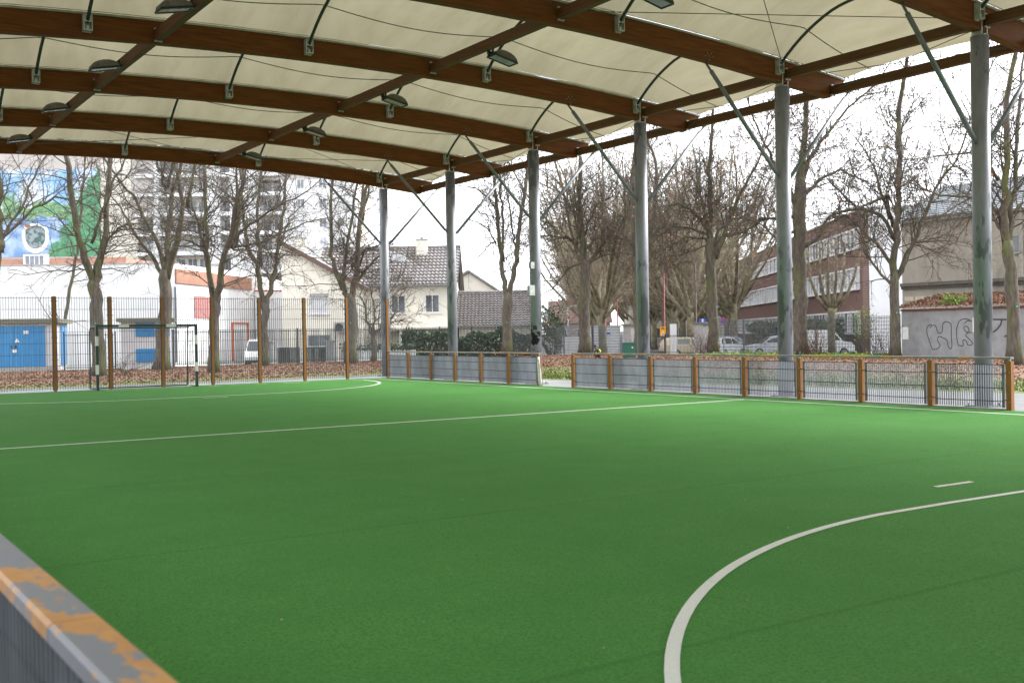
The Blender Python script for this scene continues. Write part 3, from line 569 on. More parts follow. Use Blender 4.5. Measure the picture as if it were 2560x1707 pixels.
for ti, (key, (bx, by, limbs)) in enumerate(TREES.items()):
    RK = 1.3 if key in TALL else 1.1; rng = random.Random(100 + ti); base = Vector((bx, by, 0)); lab, lf, dens = INFO[key]
    t = thing('bare_tree', lab, 'tree', (bx, by, 0), group='bare trees in the park')
    tk, cr, lv = MB(), MB(), MB(); tk.smooth = True; leaves = (lv, lf) if lf else None
    for li, (r0, r1, pts) in enumerate(limbs):
        pts = list(pts)
        if li == 0:
            if pts[0][1] > .3 and key != 'H': pts = [[pts[0][0], 0.0]] + pts
            if key == 'H': pts[0][1] = 0
            if pts[0][1] < 0: pts[0][1] = 0
        dv = 0 if li == 0 else rng.uniform(-.35, .35)
        P = limb_points(pts, base, rng, dv, 0); P = [q - base for q in P]
        if li and (P[0] - top_).length < 1.1: P = [top_ - Vector((0, 0, .55)) + (P[0] - top_) * .3] + P
        n = len(P); rad = [r0 + (r1 - r0) * i / (n - 1) for i in range(n)]
        if li == 0: rad[0] *= 1.35; rad[1] *= 1.08; rad[-1] *= .8; top_ = P[-1]
        rad = [q * (.86 if key in 'ABCDEFG' else .94) * rng.uniform(.93, 1.07) for q in rad]
        tk.tube(P, rad, 12 if li == 0 else 8, caps=True)
        if li == 0:
            for c in range(3):      # epicormic shoots low on the trunk
                i = rng.randrange(n // 2, n); d = wander(rng, 1); d.z = abs(d.z) * .5
                grow(cr, P[i], d, rng.uniform(.8, 1.6), .012, 2, rng, .1, leaves, .7)
            if key != 'B': continue
        # side branches along the limb, then its own tip
        Lt = sum((P[i + 1] - P[i]).length for i in range(n - 1))
        for c in range(int(Lt * 2.3 * dens)):
            i = rng.randrange(max(1, n // 5), n - 1); dd = (P[i + 1] - P[i]).normalized()
            side = wander(rng, 1); side = (side - dd * side.dot(dd)).normalized(); ang = R(rng.uniform(35, 70))
            grow(cr, P[i].lerp(P[i + 1], rng.random()), dd * math.cos(ang) + side * math.sin(ang), rng.uniform(1.1, 3.8), min(.032, rad[i] * .45), 1, rng, rng.choice((-.16, -.05, .12)), leaves, dens * .9)
        if key in TALL:                 # long upright shoots
            for c in range(int(Lt * 1.7)):
                i = rng.randrange(max(1, n // 4), n); grow(cr, P[i], Vector((rng.gauss(0, .35), rng.gauss(0, .35), 1)), rng.uniform(2.0, 6.0), .026, 1, rng, .10, leaves, .8)
        tip = (P[-1] - P[-2]).normalized()
        if r1 > .05: grow(cr, P[-1], tip, rng.uniform(5, 7.5) if key in TALL else rng.uniform(3.0, 4.5), r1, 0, rng, .06, leaves, dens)
        else: grow(cr, P[-1], tip, rng.uniform(1.0, 1.8), r1, 1, rng, -.15, leaves, dens)
    tko = tk.obj('trunk', bark_m, t); cr.obj('crown', twig_m, t)
    if key in 'CDEGILNO': z_ = 2.35; MB().tube([FH * -(limbs[0][0] + .01) + RH * .05 + Vector((0, 0, z_)), FH * -(limbs[0][0] - .06) + RH * .05 + Vector((0, 0, z_))], .03, 8).obj('tree_tag', tagm, tko)
    if lv.v: lv.obj('last_leaves', oleaf_m, t, 'stuff')

# avenue planes: three shapes, copied along the street
RK = 2.2
def plane_tree(seed, h, label):
    rng = random.Random(seed); t = thing('plane_tree', label, 'tree', (0, 0, STREET), group='bare plane trees lining the avenue')
    tk, cr, lv = MB(), MB(), MB(); tk.smooth = True; P = [Vector((0, 0, 0)), Vector((.04, .02, 1.2)), Vector((.0, .05, 2.4)), Vector((.05, 0, 4.4))]
    tk.tube(P, [.46, .33, .31, .27], 10)
    for k in range(9):
        a = k * 2.4 + rng.random(); sprd = rng.uniform(.45, 1.0); d = Vector((math.cos(a) * sprd, math.sin(a) * sprd, 1)); q = P[-1] - Vector((0, 0, rng.uniform(.3, 1.6))); pts = [q]; n = 9; L_ = (h - 4) * rng.uniform(.65, .95)
        for i in range(n): d = (d.normalized() + wander(rng, .10) + Vector((0, 0, .10))).normalized(); q = q + d * L_ / n; pts.append(q)
        tk.tube(pts, [.19 * (1 - .78 * i / n) for i in range(n + 1)], 6, caps=False)
        for c in range(20):
            i = rng.randrange(1, n); side = wander(rng, 1); ang = R(rng.uniform(25, 55)); dd = (pts[i + 1] - pts[i]).normalized(); side = (side - dd * side.dot(dd)).normalized()
            grow(cr, pts[i], dd * math.cos(ang) + side * math.sin(ang), rng.uniform(1.6, 4.4), .036, 1, rng, .14, (lv, .012), .55)
    tk.obj('trunk', pbark_m, t); cr.obj('crown', ptwig_m, t); lv.obj('last_leaves', oleaf_m, t, 'stuff'); return t
PL = 'pale-barked bare plane tree lining the avenue beyond the park fence'
protos = [plane_tree(s, h, PL) for s, h in ((1, 21), (2, 23), (3, 19.5))]
rng = random.Random(9); used = [False] * 3; AV = Vector((.616, .788, 0)); k = 0
for off, ks in ((8.2, range(1, 11)), (13.5, range(0, 12)), (20.5, range(-1, 11))):
    for j in ks:
        q = Vector((70, 52.3, STREET)) + Vector((-.788, .616, 0)) * (off + rng.uniform(-.5, .5)) + AV * (8.2 * j + 4.1 + rng.uniform(-1, 1)); i = k % 3; k += 1
        if not used[i]: used[i] = True; o = protos[i]; o.location = q; o.rotation_euler.z = rng.uniform(0, 6)
        else: o = copy_thing(protos[i], q, rng.uniform(0, 6))
        o.scale = (rng.uniform(.9, 1.1),) * 3
# pollarded plane before the brick block
def pollard():
    rng = random.Random(77); t = thing('pollarded_tree', 'pollarded plane tree with knobbly upright arms before the brick block', 'tree', F(1e-6 + (2079 - 1280) / 2642 * 75, 75, STREET))
    tk, cr = MB(), MB(); tk.smooth = True
    tk.tube([(0, 0, 0), (0, 0, 1.6), (.02, 0, 3.1), (.05, 0, 3.5)], [.34, .26, .28, .42], 10)
    for u, z1, bend in ((-1.7, 7.6, .9), (-.9, 7.9, .4), (-.25, 8.2, .1), (.45, 8.4, .2), (1.1, 8.2, .6), (1.9, 7.4, 1.1)):
        P = [Vector((0, 0, 3.4)) + RH * .3 * bend * (1 if u > 0 else -1), Vector((0, 0, 4.3)) + RH * u * .55 + FH * rng.uniform(-.3, .3), Vector((0, 0, 5.6)) + RH * u * .85, Vector((0, 0, z1)) + RH * u + FH * rng.uniform(-.6, .6)]
        tk.tube(P, [.15, .12, .10, .07], 7)
        for c in range(22):
            i = rng.choice((1, 2, 2)); q = P[i].lerp(P[i + 1], rng.random()); grow(cr, q, wander(rng, .5) + Vector((0, 0, 1)), rng.uniform(.8, 2.2), .018, 2, rng, .2, None, .8)
    tk.obj('trunk', pbark_m, t); cr.obj('crown', ptwig_m, t)
pollard()

RK = 1.0
# ------------------------------------------------------------------ low planting
def leaf_cloud(b, rng, n, fn, s0, s1):
    for _ in range(n):
        p = Vector(fn(rng)); a = wander(rng, 1).normalized(); c = a.cross(wander(rng, 1)).normalized(); s = rng.uniform(s0, s1)
        b.add([p - a * s, p - c * s * .8, p + a * s, p + c * s * .8], [(0, 1, 2, 3)])
def scrub(name, label, loc, h, n, m, seed, spread=.5, leafm=None, nl=0, group=None):
    rng = random.Random(seed); t = thing(name, label, 'shrub', loc, group=group); b = MB(); lv = MB()
    for _ in range(n):
        a = rng.uniform(0, 6.28); d = Vector((math.cos(a) * spread, math.sin(a) * spread, 1)); p = Vector((rng.gauss(0, h * .12), rng.gauss(0, h * .12), 0))
        grow(b, p, d, h * rng.uniform(.6, 1.1), .014, 2, rng, .02, None, 1.0)
        for _ in range(nl):
            q = p + d.normalized() * h * rng.uniform(.4, 1.1) + wander(rng, .12); s = rng.uniform(.03, .06); e1 = wander(rng, 1).normalized(); e2 = e1.cross(wander(rng, 1)).normalized()
            lv.add([q - e1 * s, q - e2 * s, q + e1 * s, q + e2 * s], [(0, 1, 2, 3)])
    b.obj('stems', m, t)
    if lv.v: lv.obj('leaves', leafm, t, 'stuff')
    return t
brown_tw = mat('scrub_twig', (.12, .055, .035), (.08, .045, .03), .9, scale=3)
scrub('bare_shrub', 'reddish bare scrub at the foot of the dark mossy tree by the gate pillar', (47.6, 47.6, 0), 1.9, 40, brown_tw, 5)
scrub('bare_shrub', 'reddish bare scrub at the foot of the thick straight tree', (47.4, 38.7, 0), 2.0, 44, brown_tw, 6)
scrub('leafy_shrub', 'thin shrub with yellow-green leaves by the fence end before the white building', (48.6, 36.2, 0), 2.5, 12, twig_m, 7, .18, lgreen_m, 24)
scrub('bare_shrub', 'grey bare scrub at the left end of the graffiti wall', (48.2, 34.9, 0), 2.2, 26, twig_m, 8, .45)
scrub('bare_shrub', 'low dark scrub by the goal tree and kiosk gate', (13.2, 50.6, 0), 1.3, 16, twig_m, 18, .9)
# grass blades beside the path, fallen leaves, leaves on the pitch
rng = random.Random(21); gb = MB()
for _ in range(15000):
    y = rng.uniform(5, 43); x = 22.0 + max(0, (29 - y) * .155) + abs(rng.gauss(0, 2.8)); h = rng.uniform(.05, .14); a = rng.uniform(0, 3.14); c, s = math.cos(a) * .018, math.sin(a) * .018
    gb.add([(x - c, y - s, .002), (x + c, y + s, .002), (x + rng.gauss(0, .03), y + rng.gauss(0, .03), h)], [(0, 1, 2)])
gb.obj('grass', grass_m, None, 'stuff')
lb = MB()
def fallen(x, y, z, s):
    a = rng.uniform(0, 6.28); c, n_ = math.cos(a) * s, math.sin(a) * s; t1, t2 = rng.uniform(0, s), rng.uniform(0, s)
    lb.add([(x - c, y - n_, z), (x + n_ * .7, y - c * .7, z + t1), (x + c, y + n_, z + t2 * .5), (x - n_ * .7, y + c * .7, z + t2)], [(0, 1, 2, 3)])
for _ in range(26000): fallen(25.5 + 23 * rng.random() ** .75, rng.uniform(8, 60), .004, rng.uniform(.03, .075))
for _ in range(22000): fallen(rng.uniform(3, 34), 39.0 + 21 * rng.random(), .004, rng.uniform(.03, .075))
lb.obj('fallen_leaves', litter_m, None, 'stuff')
lb = MB()
for _ in range(230): fallen(rng.uniform(1.5, 17.5), 2.6 + 24 * rng.random() ** 1.4, .016, rng.uniform(.004, .011))
lb.obj('pitch_litter', mat('dry_leaf', (.30, .15, .05), (.42, .38, .28), .8, scale=2), None, 'stuff')

# ------------------------------------------------------------------ buildings
RZ = -R(YAW)
def brick_mat(name, c1, c2, mortar, sc, horiz='x'):
    m = mat(name, c1, None, .85); t, b = nodes_of(m); N = t.nodes.new
    tc = N('ShaderNodeTexCoord'); mp = N('ShaderNodeMapping'); br = N('ShaderNodeTexBrick'); t.links.new(tc.outputs['Object'], mp.inputs[0]); mp.inputs['Rotation'].default_value = (R(90), 0, 0)
    br.inputs['Scale'].default_value = sc; br.inputs['Color1'].default_value = (*c1, 1); br.inputs['Color2'].default_value = (*c2, 1); br.inputs['Mortar'].default_value = (*mortar, 1)
    br.inputs['Mortar Size'].default_value = .012; br.inputs['Brick Width'].default_value = .22; br.inputs['Row Height'].default_value = .075
    t.links.new(mp.outputs[0], br.inputs['Vector']); t.links.new(br.outputs[0], b.inputs['Base Color']); return m
terra_m = mat('terracotta', (.34, .18, .125), (.28, .145, .10), .7, scale=1.5)
beige_m = mat('beige_panel', (.44, .405, .385), (.39, .36, .34), .85, scale=.3)
cream2 = mat('cream_panel', (.66, .62, .55), (.60, .56, .50), .85, scale=.3)
def window(parent, x0, x1, z0, z1, y=0.0, fm=white_wall, gm=glass_m, mull=1, sill=True):      # frame, panes, sill on a wall facing -y
    w_ = MB(); f = .07
    w_.box(x0 - f, x0, y - .05, y + .02, z0 - f, z1 + f).box(x1, x1 + f, y - .05, y + .02, z0 - f, z1 + f).box(x0, x1, y - .05, y + .02, z1, z1 + f).box(x0, x1, y - .05, y + .02, z0 - f, z0)
    for k in range(1, mull + 1): xm = x0 + (x1 - x0) * k / (mull + 1); w_.box(xm - .03, xm + .03, y - .045, y + .02, z0, z1)
    o = w_.obj('window', fm, parent)
    for k in range(mull + 1):
        a, b_ = x0 + (x1 - x0) * k / (mull + 1), x0 + (x1 - x0) * (k + 1) / (mull + 1)
        MB().box(a + .03, b_ - .03, y - .012, y + .015, z0, z1).obj('pane', gm, o)
    if sill: MB().box(x0 - .2, x1 + .2, y - .16, y - .051, z0 - .16, z0 - .08).obj('sill', fm, o)
    return o
# --- tall apartment block far behind
ap = thing('apartment_block', 'tall pale apartment block with white balconies rising behind the low roofs', 'building', F(-58, 150, FND), RZ)
H = 31.0
MB().box(0, 36.2, 1.6, 14, 0, H).obj('wall', cream2, ap)
bays = [(5.2, 7.4), (8.3, 14.9), (16.9, 18.3), (22.5, 25.6)]
pr = [0.0] + [q for b_ in bays for q in b_] + [36.2]
for a, b_ in zip(pr[::2], pr[1::2]):
    MB().box(a, b_, 0, 1.6, 0, H).obj('wall', white_wall if a not in (0.0,) else cream2, ap)
MB().box(4.4, 7.6, -.03, 0, 19.4, H).obj('cladding', beige_m, ap); MB().box(22.2, 36.2, -.03, -.001, 24.6, H).obj('cladding', beige_m, ap)
rng = random.Random(3)
for k in range(11):
    z = 13.4 + .75 + 2.75 * (k - 5)
    for bi, (a, b_) in enumerate(bays):
        bl = MB().box(a - .15, b_ + .15, -.5, 1.55, z, z + .22).box(a - .15, b_ + .15, -.5, -.42, z + .221, z + .55).obj('balcony', white_wall, ap)
        rl = MB()
        for q in range(int((b_ - a) / .16)): rl.box(a + q * .16, a + q * .16 + .03, -.46, -.44, z + .551, z + 1.15)
        rl.box(a - .1, b_ + .1, -.47, -.43, z + 1.151, z + 1.2); rl.obj('railing', dark_m, bl)
        wn = max(1, round((b_ - a) / 1.6)); ww = (b_ - a) / wn
        for q in range(wn): window(ap, a + q * ww + .2, a + (q + 1) * ww - .2, z + .5, z + 2.3, 1.58, white_wall if rng.random() < .6 else beige_m, glass_m if rng.random() < .5 else pale_glass, 1, False)
    for x in (20.0, 27.9, 31.0, 33.6): window(ap, x, x + .95, z + 1.0, z + 2.2, -.001 if z < 23.5 else -.035, white_wall, glass_m if rng.random() < .4 else pale_glass, 1, False)
    for q in range(1): MB().box(15.0, 16.8, -.035, -.002, z + 1.2, z + 1.5).obj('cladding', beige_m, ap)
# --- mural building
mu = thing('mural_building', 'blank beige gable wall covered by a blue and green landscape mural', 'building', F(-63, 105, FND), RZ)
MB().prism([(0, 0), (22.5, 0), (17.4, 12), (0, 12)], 0, 25, 'z').obj('wall', beige_m, mu)
def mural_mat():
    m = mat('mural_paint', (.1, .3, .6), None, .7); t, b = nodes_of(m); N = t.nodes.new; tc = N('ShaderNodeTexCoord'); sp = N('ShaderNodeSeparateXYZ'); t.links.new(tc.outputs['Object'], sp.inputs[0])
    def noise(s, d=6):
        n = N('ShaderNodeTexNoise'); n.inputs['Scale'].default_value = s; n.inputs['Detail'].default_value = d; t.links.new(tc.outputs['Object'], n.inputs['Vector']); return n.outputs[0]
    def rng_(v, lo, hi):
        r = N('ShaderNodeMapRange'); r.inputs[1].default_value = lo; r.inputs[2].default_value = hi; t.links.new(v, r.inputs[0]); return r.outputs[0]
    def mix(f, A, B):
        x = N('ShaderNodeMix'); x.data_type = 'RGBA'; t.links.new(f, x.inputs[0])
        for s, k in ((A, 6), (B, 7)):
            if isinstance(s, tuple): x.inputs[k].default_value = (*s, 1)
            else: t.links.new(s, x.inputs[k])
        return x.outputs[2]
    def math_(op, A, B):
        x = N('ShaderNodeMath'); x.operation = op
        for s, k in ((A, 0), (B, 1)):
            if isinstance(s, float): x.inputs[k].default_value = s
            else: t.links.new(s, x.inputs[k])
        return x.outputs[0]
    skyc = mix(rng_(noise(.35), .42, .58), (.20, .37, .58), (.58, .62, .68))
    hill = math_('ADD', sp.outputs[2], math_('MULTIPLY', noise(.5, 3), -9.0))
    g1 = mix(rng_(noise(1.6), .35, .65), (.07, .21, .13), (.19, .31, .15)); g1 = mix(rng_(noise(3.5), .6, .66), g1, (.40, .42, .10))
    out = mix(rng_(hill, 11.9, 11.4), skyc, g1)                      # far woods
    lake = math_('ADD', sp.outputs[2], math_('MULTIPLY', noise(.6, 3), -3.0))
    water = mix(rng_(noise(.8), .4, .6), (.14, .24, .44), (.36, .46, .60)); out = mix(rng_(lake, 13.2, 13.0), out, water)
    slope = math_('ADD', math_('MULTIPLY', sp.outputs[0], .95), math_('MULTIPLY', noise(.7, 4), 3.0)); slope = math_('SUBTRACT', slope, math_('MULTIPLY', sp.outputs[2], .55))
    near_ = mix(rng_(noise(1.1), .4, .6), (.05, .18, .10), (.10, .26, .13)); out = mix(rng_(slope, 11.6, 12.0), out, near_)
    t.links.new(out, b.inputs['Base Color']); return m
MB().box(0, 22.4, -.04, -.001, 10.7, 19.35).obj('mural', mural_mat(), mu)
ov = MB(); n = 28; ring = []
for k in range(n): a = 2 * math.pi * k / n; ring.append((15.9 + 1.32 * math.cos(a), 12.65 + (1.6 * math.sin(a) if math.sin(a) < 0 else 1.35 * math.sin(a) ** .5)))
cabn = MB().prism(ring, -.07, -.041, 'y').obj('painted_cabin', white_m, mu)
inn = [(15.9 + (x - 15.9) * .76, 12.75 + (z - 12.65) * .78) for x, z in ring]
MB().prism(inn, -.085, -.071, 'y').obj('painted_window', mat('painted_glass', (.24, .28, .30), (.06, .11, .10), .7, scale=1.5, lo=.45, hi=.55), cabn)
MB().box(14.9, 15.4, -.10, -.086, 13.6, 14.0).obj('painted_patch', terra_m, cabn)
# --- unseen hall added along the other long side to shade the near pitch
sh = thing('shade_hall', 'long grey unseen hall added to shade the pitch, on the side away from the graffiti wall', 'building', (-13, -30, 0))
MB().box(-18, 0, 0, 62, 0, 8.5).obj('wall', mat('shade_hall_render', (.22, .21, .20), (.17, .165, .16), .9, scale=.6), sh); MB().box(-18.2, .25, -.2, 62.2, 8.501, 8.75).obj('roof_edge', stone_m, sh)
for k in range(10):
    w2_ = MB().box(.001, .06, 3 + 6 * k, 6 + 6 * k, 5.6, 5.68).box(.001, .06, 3 + 6 * k, 6 + 6 * k, 7.2, 7.28).box(.001, .06, 3 + 6 * k, 3.08 + 6 * k, 5.681, 7.199).box(.001, .06, 5.92 + 6 * k, 6 + 6 * k, 5.681, 7.199).obj('window', stone_m, sh); MB().box(.002, .03, 3.081 + 6 * k, 5.919 + 6 * k, 5.682, 7.198).obj('pane', glass_m, w2_)
# --- white warehouse
wh = thing('warehouse', 'low white warehouse with a terracotta fascia behind the kiosks', 'building', F(0, 0, FND), RZ)
MB().prism([(-48, 70), (-22.3, 70), (-20.45, 83), (-20.45, 98), (-48, 98)], 0, 7.35, 'z').obj('wall', white_wall, wh)
MB().box(-48, -22.0, 69.95, 70.2, 7.351, 7.42).obj('coping', beige_m, wh)
MB().box(-48, -26.2, 72, 80, 7.351, 7.97).obj('roof_band', terra_m, wh)
MB().box(-32.9, -31.4, 71.4, 71.99, 7.353, 8.2).obj('vent_box', white_wall, wh); 
vb = MB()
for k in range(4): vb.box(-32.75 + .32 * k, -32.5 + .32 * k, 71.37, 71.398, 7.5, 8.1)
vb.obj('vent_grille', glass_m, wh, 'stuff')
dR = Vector((1.85, 13, 0)).normalized(); nR = Vector((dR.y, -dR.x, 0))
def onR(s, z, lift=0): return (-22.3 + dR.x * s + nR.x * lift, 70 + dR.y * s + nR.y * lift, z)
def patchR(name, m, s0, s1, z0, z1, th=.05, lift=.002):
    b = MB(); b.add([onR(s0, z0, lift), onR(s1, z0, lift), onR(s1, z1, lift), onR(s0, z1, lift), onR(s0, z0, lift + th), onR(s1, z0, lift + th), onR(s1, z1, lift + th), onR(s0, z1, lift + th)], [(0, 1, 2, 3), (7, 6, 5, 4), (0, 4, 5, 1), (1, 5, 6, 2), (2, 6, 7, 3), (3, 7, 4, 0)]); return b.obj(name, m, wh)
patchR('fascia', terra_m, .1, 13.1, 6.05, 7.0, .12)
patchR('wall_grille', mat('red_grille', (.32, .10, .10), (.42, .22, .20), .7, scale=12), 3.0, 6.2, 3.75, 5.3, .05)
dd = patchR('door', white_wall, 9.4, 12.2, .9, 3.4, .03); orange_m = mat('orange_frame', (.55, .13, .05), None, .6)
for s0, s1, z0, z1 in ((9.2, 9.4, .6, 3.5), (12.2, 12.4, .6, 3.5), (9.2, 12.4, 3.4, 3.52)): patchR('door_frame', orange_m, s0, s1, z0, z1, .10)
MB().tube([(-22.2, 69.9, .8), (-22.2, 69.9, 5.8)], .09, 8).obj('drain_pipe', slat_m, wh)
sw = thing('side_wall', 'white yard wall with a thin red coping beside the cream gable', 'wall', F(-20.4, 84, FND), RZ)
MB().box(0, 3.0, 0, .4, 0, 6.0).obj('wall', white_wall, sw); MB().box(0, 3.0, -.05, .45, 6.001, 6.1).obj('coping', mat('red_coping', (.5, .05, .05), None, .6), sw)
# --- cream house
tile_m = mat('roof_tile', (.17, .152, .148), (.245, .225, .22), .42, scale=5, lo=.4, hi=.6, bump=.2, col3=(.30, .28, .28), scale3=2.2, lo3=.5, hi3=.8, spec=.6)
def tile_roof(name, x0, x1, y0, z0, y1, z1, parent, n, m=tile_m, pan=.30):
    b = MB(); nx = int((x1 - x0) / pan) * 4; vs = []; fs = []; sl = Vector((0, y1 - y0, z1 - z0)); nm = Vector((0, -(z1 - z0), y1 - y0)).normalized()
    for c in range(n):                                         # courses overlap: each starts proud of the one below
        for e_ in (0, 1):
            base = Vector((0, y0, z0)) + sl * ((c + e_) / n)
            for i in range(nx + 1):
                x = x0 + (x1 - x0) * i / nx; w_ = .05 * math.sin(i * math.pi / 2) + (.10 if e_ == 0 else .0)
                p = base + nm * w_; vs.append((x, p.y, p.z))
    rw = nx + 1
    for r in range(2 * n - 1):
        for i in range(nx): a = r * rw + i; fs.append((a, a + 1, a + rw + 1, a + rw))
    return b.add(vs, fs).obj(name, m, parent)
ho = thing('cream_house', 'cream rendered two-storey house with dark tiled roof behind the goal fence corner', 'house', F(0, 0, FND), RZ)
zs = .75
MB().prism([(-17.35, 0), (-11.2, 0), (-11.2, 5.25 + zs), (-17.35, 8.7 + zs)], 80, 90, 'y').obj('gable_wall', cream_wall, ho)
vg = MB(); vg.bar((-17.6, 85, 8.98 + zs), (-10.75, 85, 5.13 + zs), 10.9, .16); vg.obj('gable_roof', tile_m, ho)
vb_ = MB(); vb_.bar((-17.6, 79.5, 8.86 + zs), (-10.75, 79.5, 5.01 + zs), .06, .30); vb_.obj('verge_board', mat('verge_wood', (.16, .10, .08), (.11, .07, .055), .7, scale=3), ho)
MB().box(-11.199, -4.5, 81, 91, 0, 5.5 + zs).obj('front_wall', cream_wall, ho)
MB().prism([(81, 5.5 + zs), (91, 5.5 + zs), (86, 8.35 + zs)], -11.19, -4.52, 'x').obj('gable_wall', cream_wall, ho)
tr_ = tile_roof('tiled_roof', -15.2, -4.05, 80.4, 5.42 + zs, 86, 8.66 + zs, ho, 12)
tile_roof('tiled_roof', -15.2, -4.05, 91.6, 5.42 + zs, 86, 8.66 + zs, ho, 12)
MB().box(-15.2, -4.05, 85.85, 86.15, 8.64 + zs, 8.82 + zs).obj('ridge', tile_m, tr_)
MB().tube([(-11.1, 80.3, 5.34 + zs), (-4.2, 80.3, 5.34 + zs)], .07, 8).obj('gutter', brace_m, tr_)
MB().box(-9.3, -8.2, 82.6, 82.75, 7.4 + zs, 7.9 + zs).obj('roof_window', pale_glass, tr_)
for x, y, zt in ((-7.15, 85.3, 9.5), (-16.75, 84.5, 9.7)):
    ch = MB().box(x - .45, x + .45, y - .35, y + .35, 7.4 + zs, zt + zs - .3).obj('chimney', cream_wall, ho); MB().box(x - .5, x + .5, y - .4, y + .4, zt + zs - .299, zt + zs - .2).tube([(x, y, zt + zs - .2), (x, y, zt + zs)], .14, 8).obj('chimney_cap', stone_m, ch)
for x0, x1 in ((-9.17, -8.15), (-6.56, -5.55)): window(ho, x0, x1, 3.35 + zs, 4.6 + zs, 80.999, white_m, glass_m, 1)
shutter = mat('shutter', (.62, .62, .64), (.55, .55, .57), .6, scale=8, stretch=(.2, .2, 4))
wsh = window(ho, -15.16, -13.96, 3.4 + zs, 4.5 + zs, 79.999, white_wall, shutter, 0); MB().box(-15.2, -13.9, 79.85, 79.95, 4.58 + zs, 4.85 + zs).obj('shutter_box', stone_m, wsh)
window(ho, -15.4, -13.8, .75 + zs, 1.65 + zs, 79.999, stone_m, glass_m, 1, False)
ac = MB().box(-13.35, -12.55, 79.4, 79.78, 1.9 + zs, 2.65 + zs).obj('air_conditioner', stone_m, ho); MB().tube([(-12.98, 79.37, 2.27 + zs), (-12.98, 79.398, 2.27 + zs)], .3, 16).obj('fan_grille', dark_m, ac)
pv = MB().prism([(-10.6, 1.9 + zs), (-4.6, 2.05 + zs), (-4.6, 2.2 + zs), (-10.6, 2.05 + zs)], 79.0, 80.98, 'y').obj('porch_roof', cream2, ho)
for x in (-10.4, -8.4, -6.4, -4.8): MB().box(x, x + .14, 79.1, 79.24, 0, 1.93 + zs).obj('porch_post', white_m, ho)
MB().box(-12.4, -11.9, 79.5, 79.98, 0, 2.3).obj('door_panel', mat('red_door', (.25, .07, .05), None, .6), ho)
# --- tiled cottage beside it
co = thing('tiled_cottage', 'single-storey cottage with a broad grey tiled roof behind the ivy hedge', 'house', F(0, 0, FND), RZ)
MB().box(-4.2, 2.0, 84.5, 91.5, 0, 2.3 + zs).obj('wall', cream_wall, co)
tile_roof('tiled_roof', -4.45, 2.2, 84, 2.25 + zs, 88, 5.0 + zs, co, 14); tile_roof('tiled_roof', -4.45, 2.2, 92, 2.25 + zs, 88, 5.0 + zs, co, 14)
MB().tube([(-4.45, 88, 5.06 + zs), (2.2, 88, 5.06 + zs)], .14, 8).obj('ridge', tile_m, co); MB().prism([(84.5, 2.3 + zs), (91.5, 2.3 + zs), (88, 4.85 + zs)], 1.85, 1.99, 'x').obj('gable', cream_wall, co)
MB().tube([(-4.4, 83.9, 2.2 + zs), (2.1, 83.9, 2.2 + zs)], .06, 8).obj('gutter', brace_m, co)
gh = thing('gabled_house', 'white gable end with brown verges peeping above the tiled cottage', 'house', F(0, 0, FND), RZ)
MB().prism([(-6.4, 0), (-1.0, 0), (-1.0, 5.1 + zs), (-3.75, 7.0 + zs), (-6.4, 5.1 + zs)], 93, 102, 'y').obj('wall', cream_wall, gh)
for s in (-1, 1): vv = MB(); vv.bar((-3.75, 97.5, 7.16 + zs), (-3.75 + s * 3.1, 97.5, 5.05 + zs), 9.6, .18); vv.obj('roof', tile_m, gh)
# --- brick block with strip windows
brk = thing('brick_block', 'long dark red brick block with white strip windows along the avenue', 'building', (70, 52.3, FND), math.atan2(.788, .616))
bm_ = brick_mat('red_brick', (.15, .058, .045), (.115, .045, .036), (.21, .16, .14), 1.0)
MB().box(0, 72, -14, 0, 0, 11.6).obj('wall', bm_, brk)
MB().box(-.06, -.002, -13.9, -.5, 0, 11.9).obj('end_cladding', white_wall, brk); MB().box(-.1, 72.1, -14.1, .08, 11.601, 11.75).obj('coping', stone_m, brk)
for z0, z1 in ((1.95, 3.55), (5.5, 7.05), (8.75, 10.15)):
    for s in range(7):
        x0 = .9 + s * 10.1; x1 = x0 + 9.0
        fr = MB(); fr.box(x0 - .12, x1 + .12, .001, .14, z1, z1 + .14).box(x0 - .12, x1 + .12, .001, .16, z0 - .14, z0).box(x0 - .12, x0, .001, .14, z0, z1).box(x1, x1 + .12, .001, .14, z0, z1)
        npan = 8
        for k in range(1, npan): xm = x0 + (x1 - x0) * k / npan; fr.box(xm - .06, xm + .06, .001, .12, z0, z1)
        wo_ = fr.obj('window', white_wall, brk)
        for k in range(npan):
            if s > 3: continue
            a, b_ = x0 + (x1 - x0) * k / npan + .06, x0 + (x1 - x0) * (k + 1) / npan - .06; MB().box(a, b_, .002, .03, z0, z1).obj('pane', pale_glass if rng.random() < .7 else glass_m, wo_)
        if s > 3: MB().box(x0, x1, .002, .03, z0, z1).obj('pane', pale_glass, wo_)
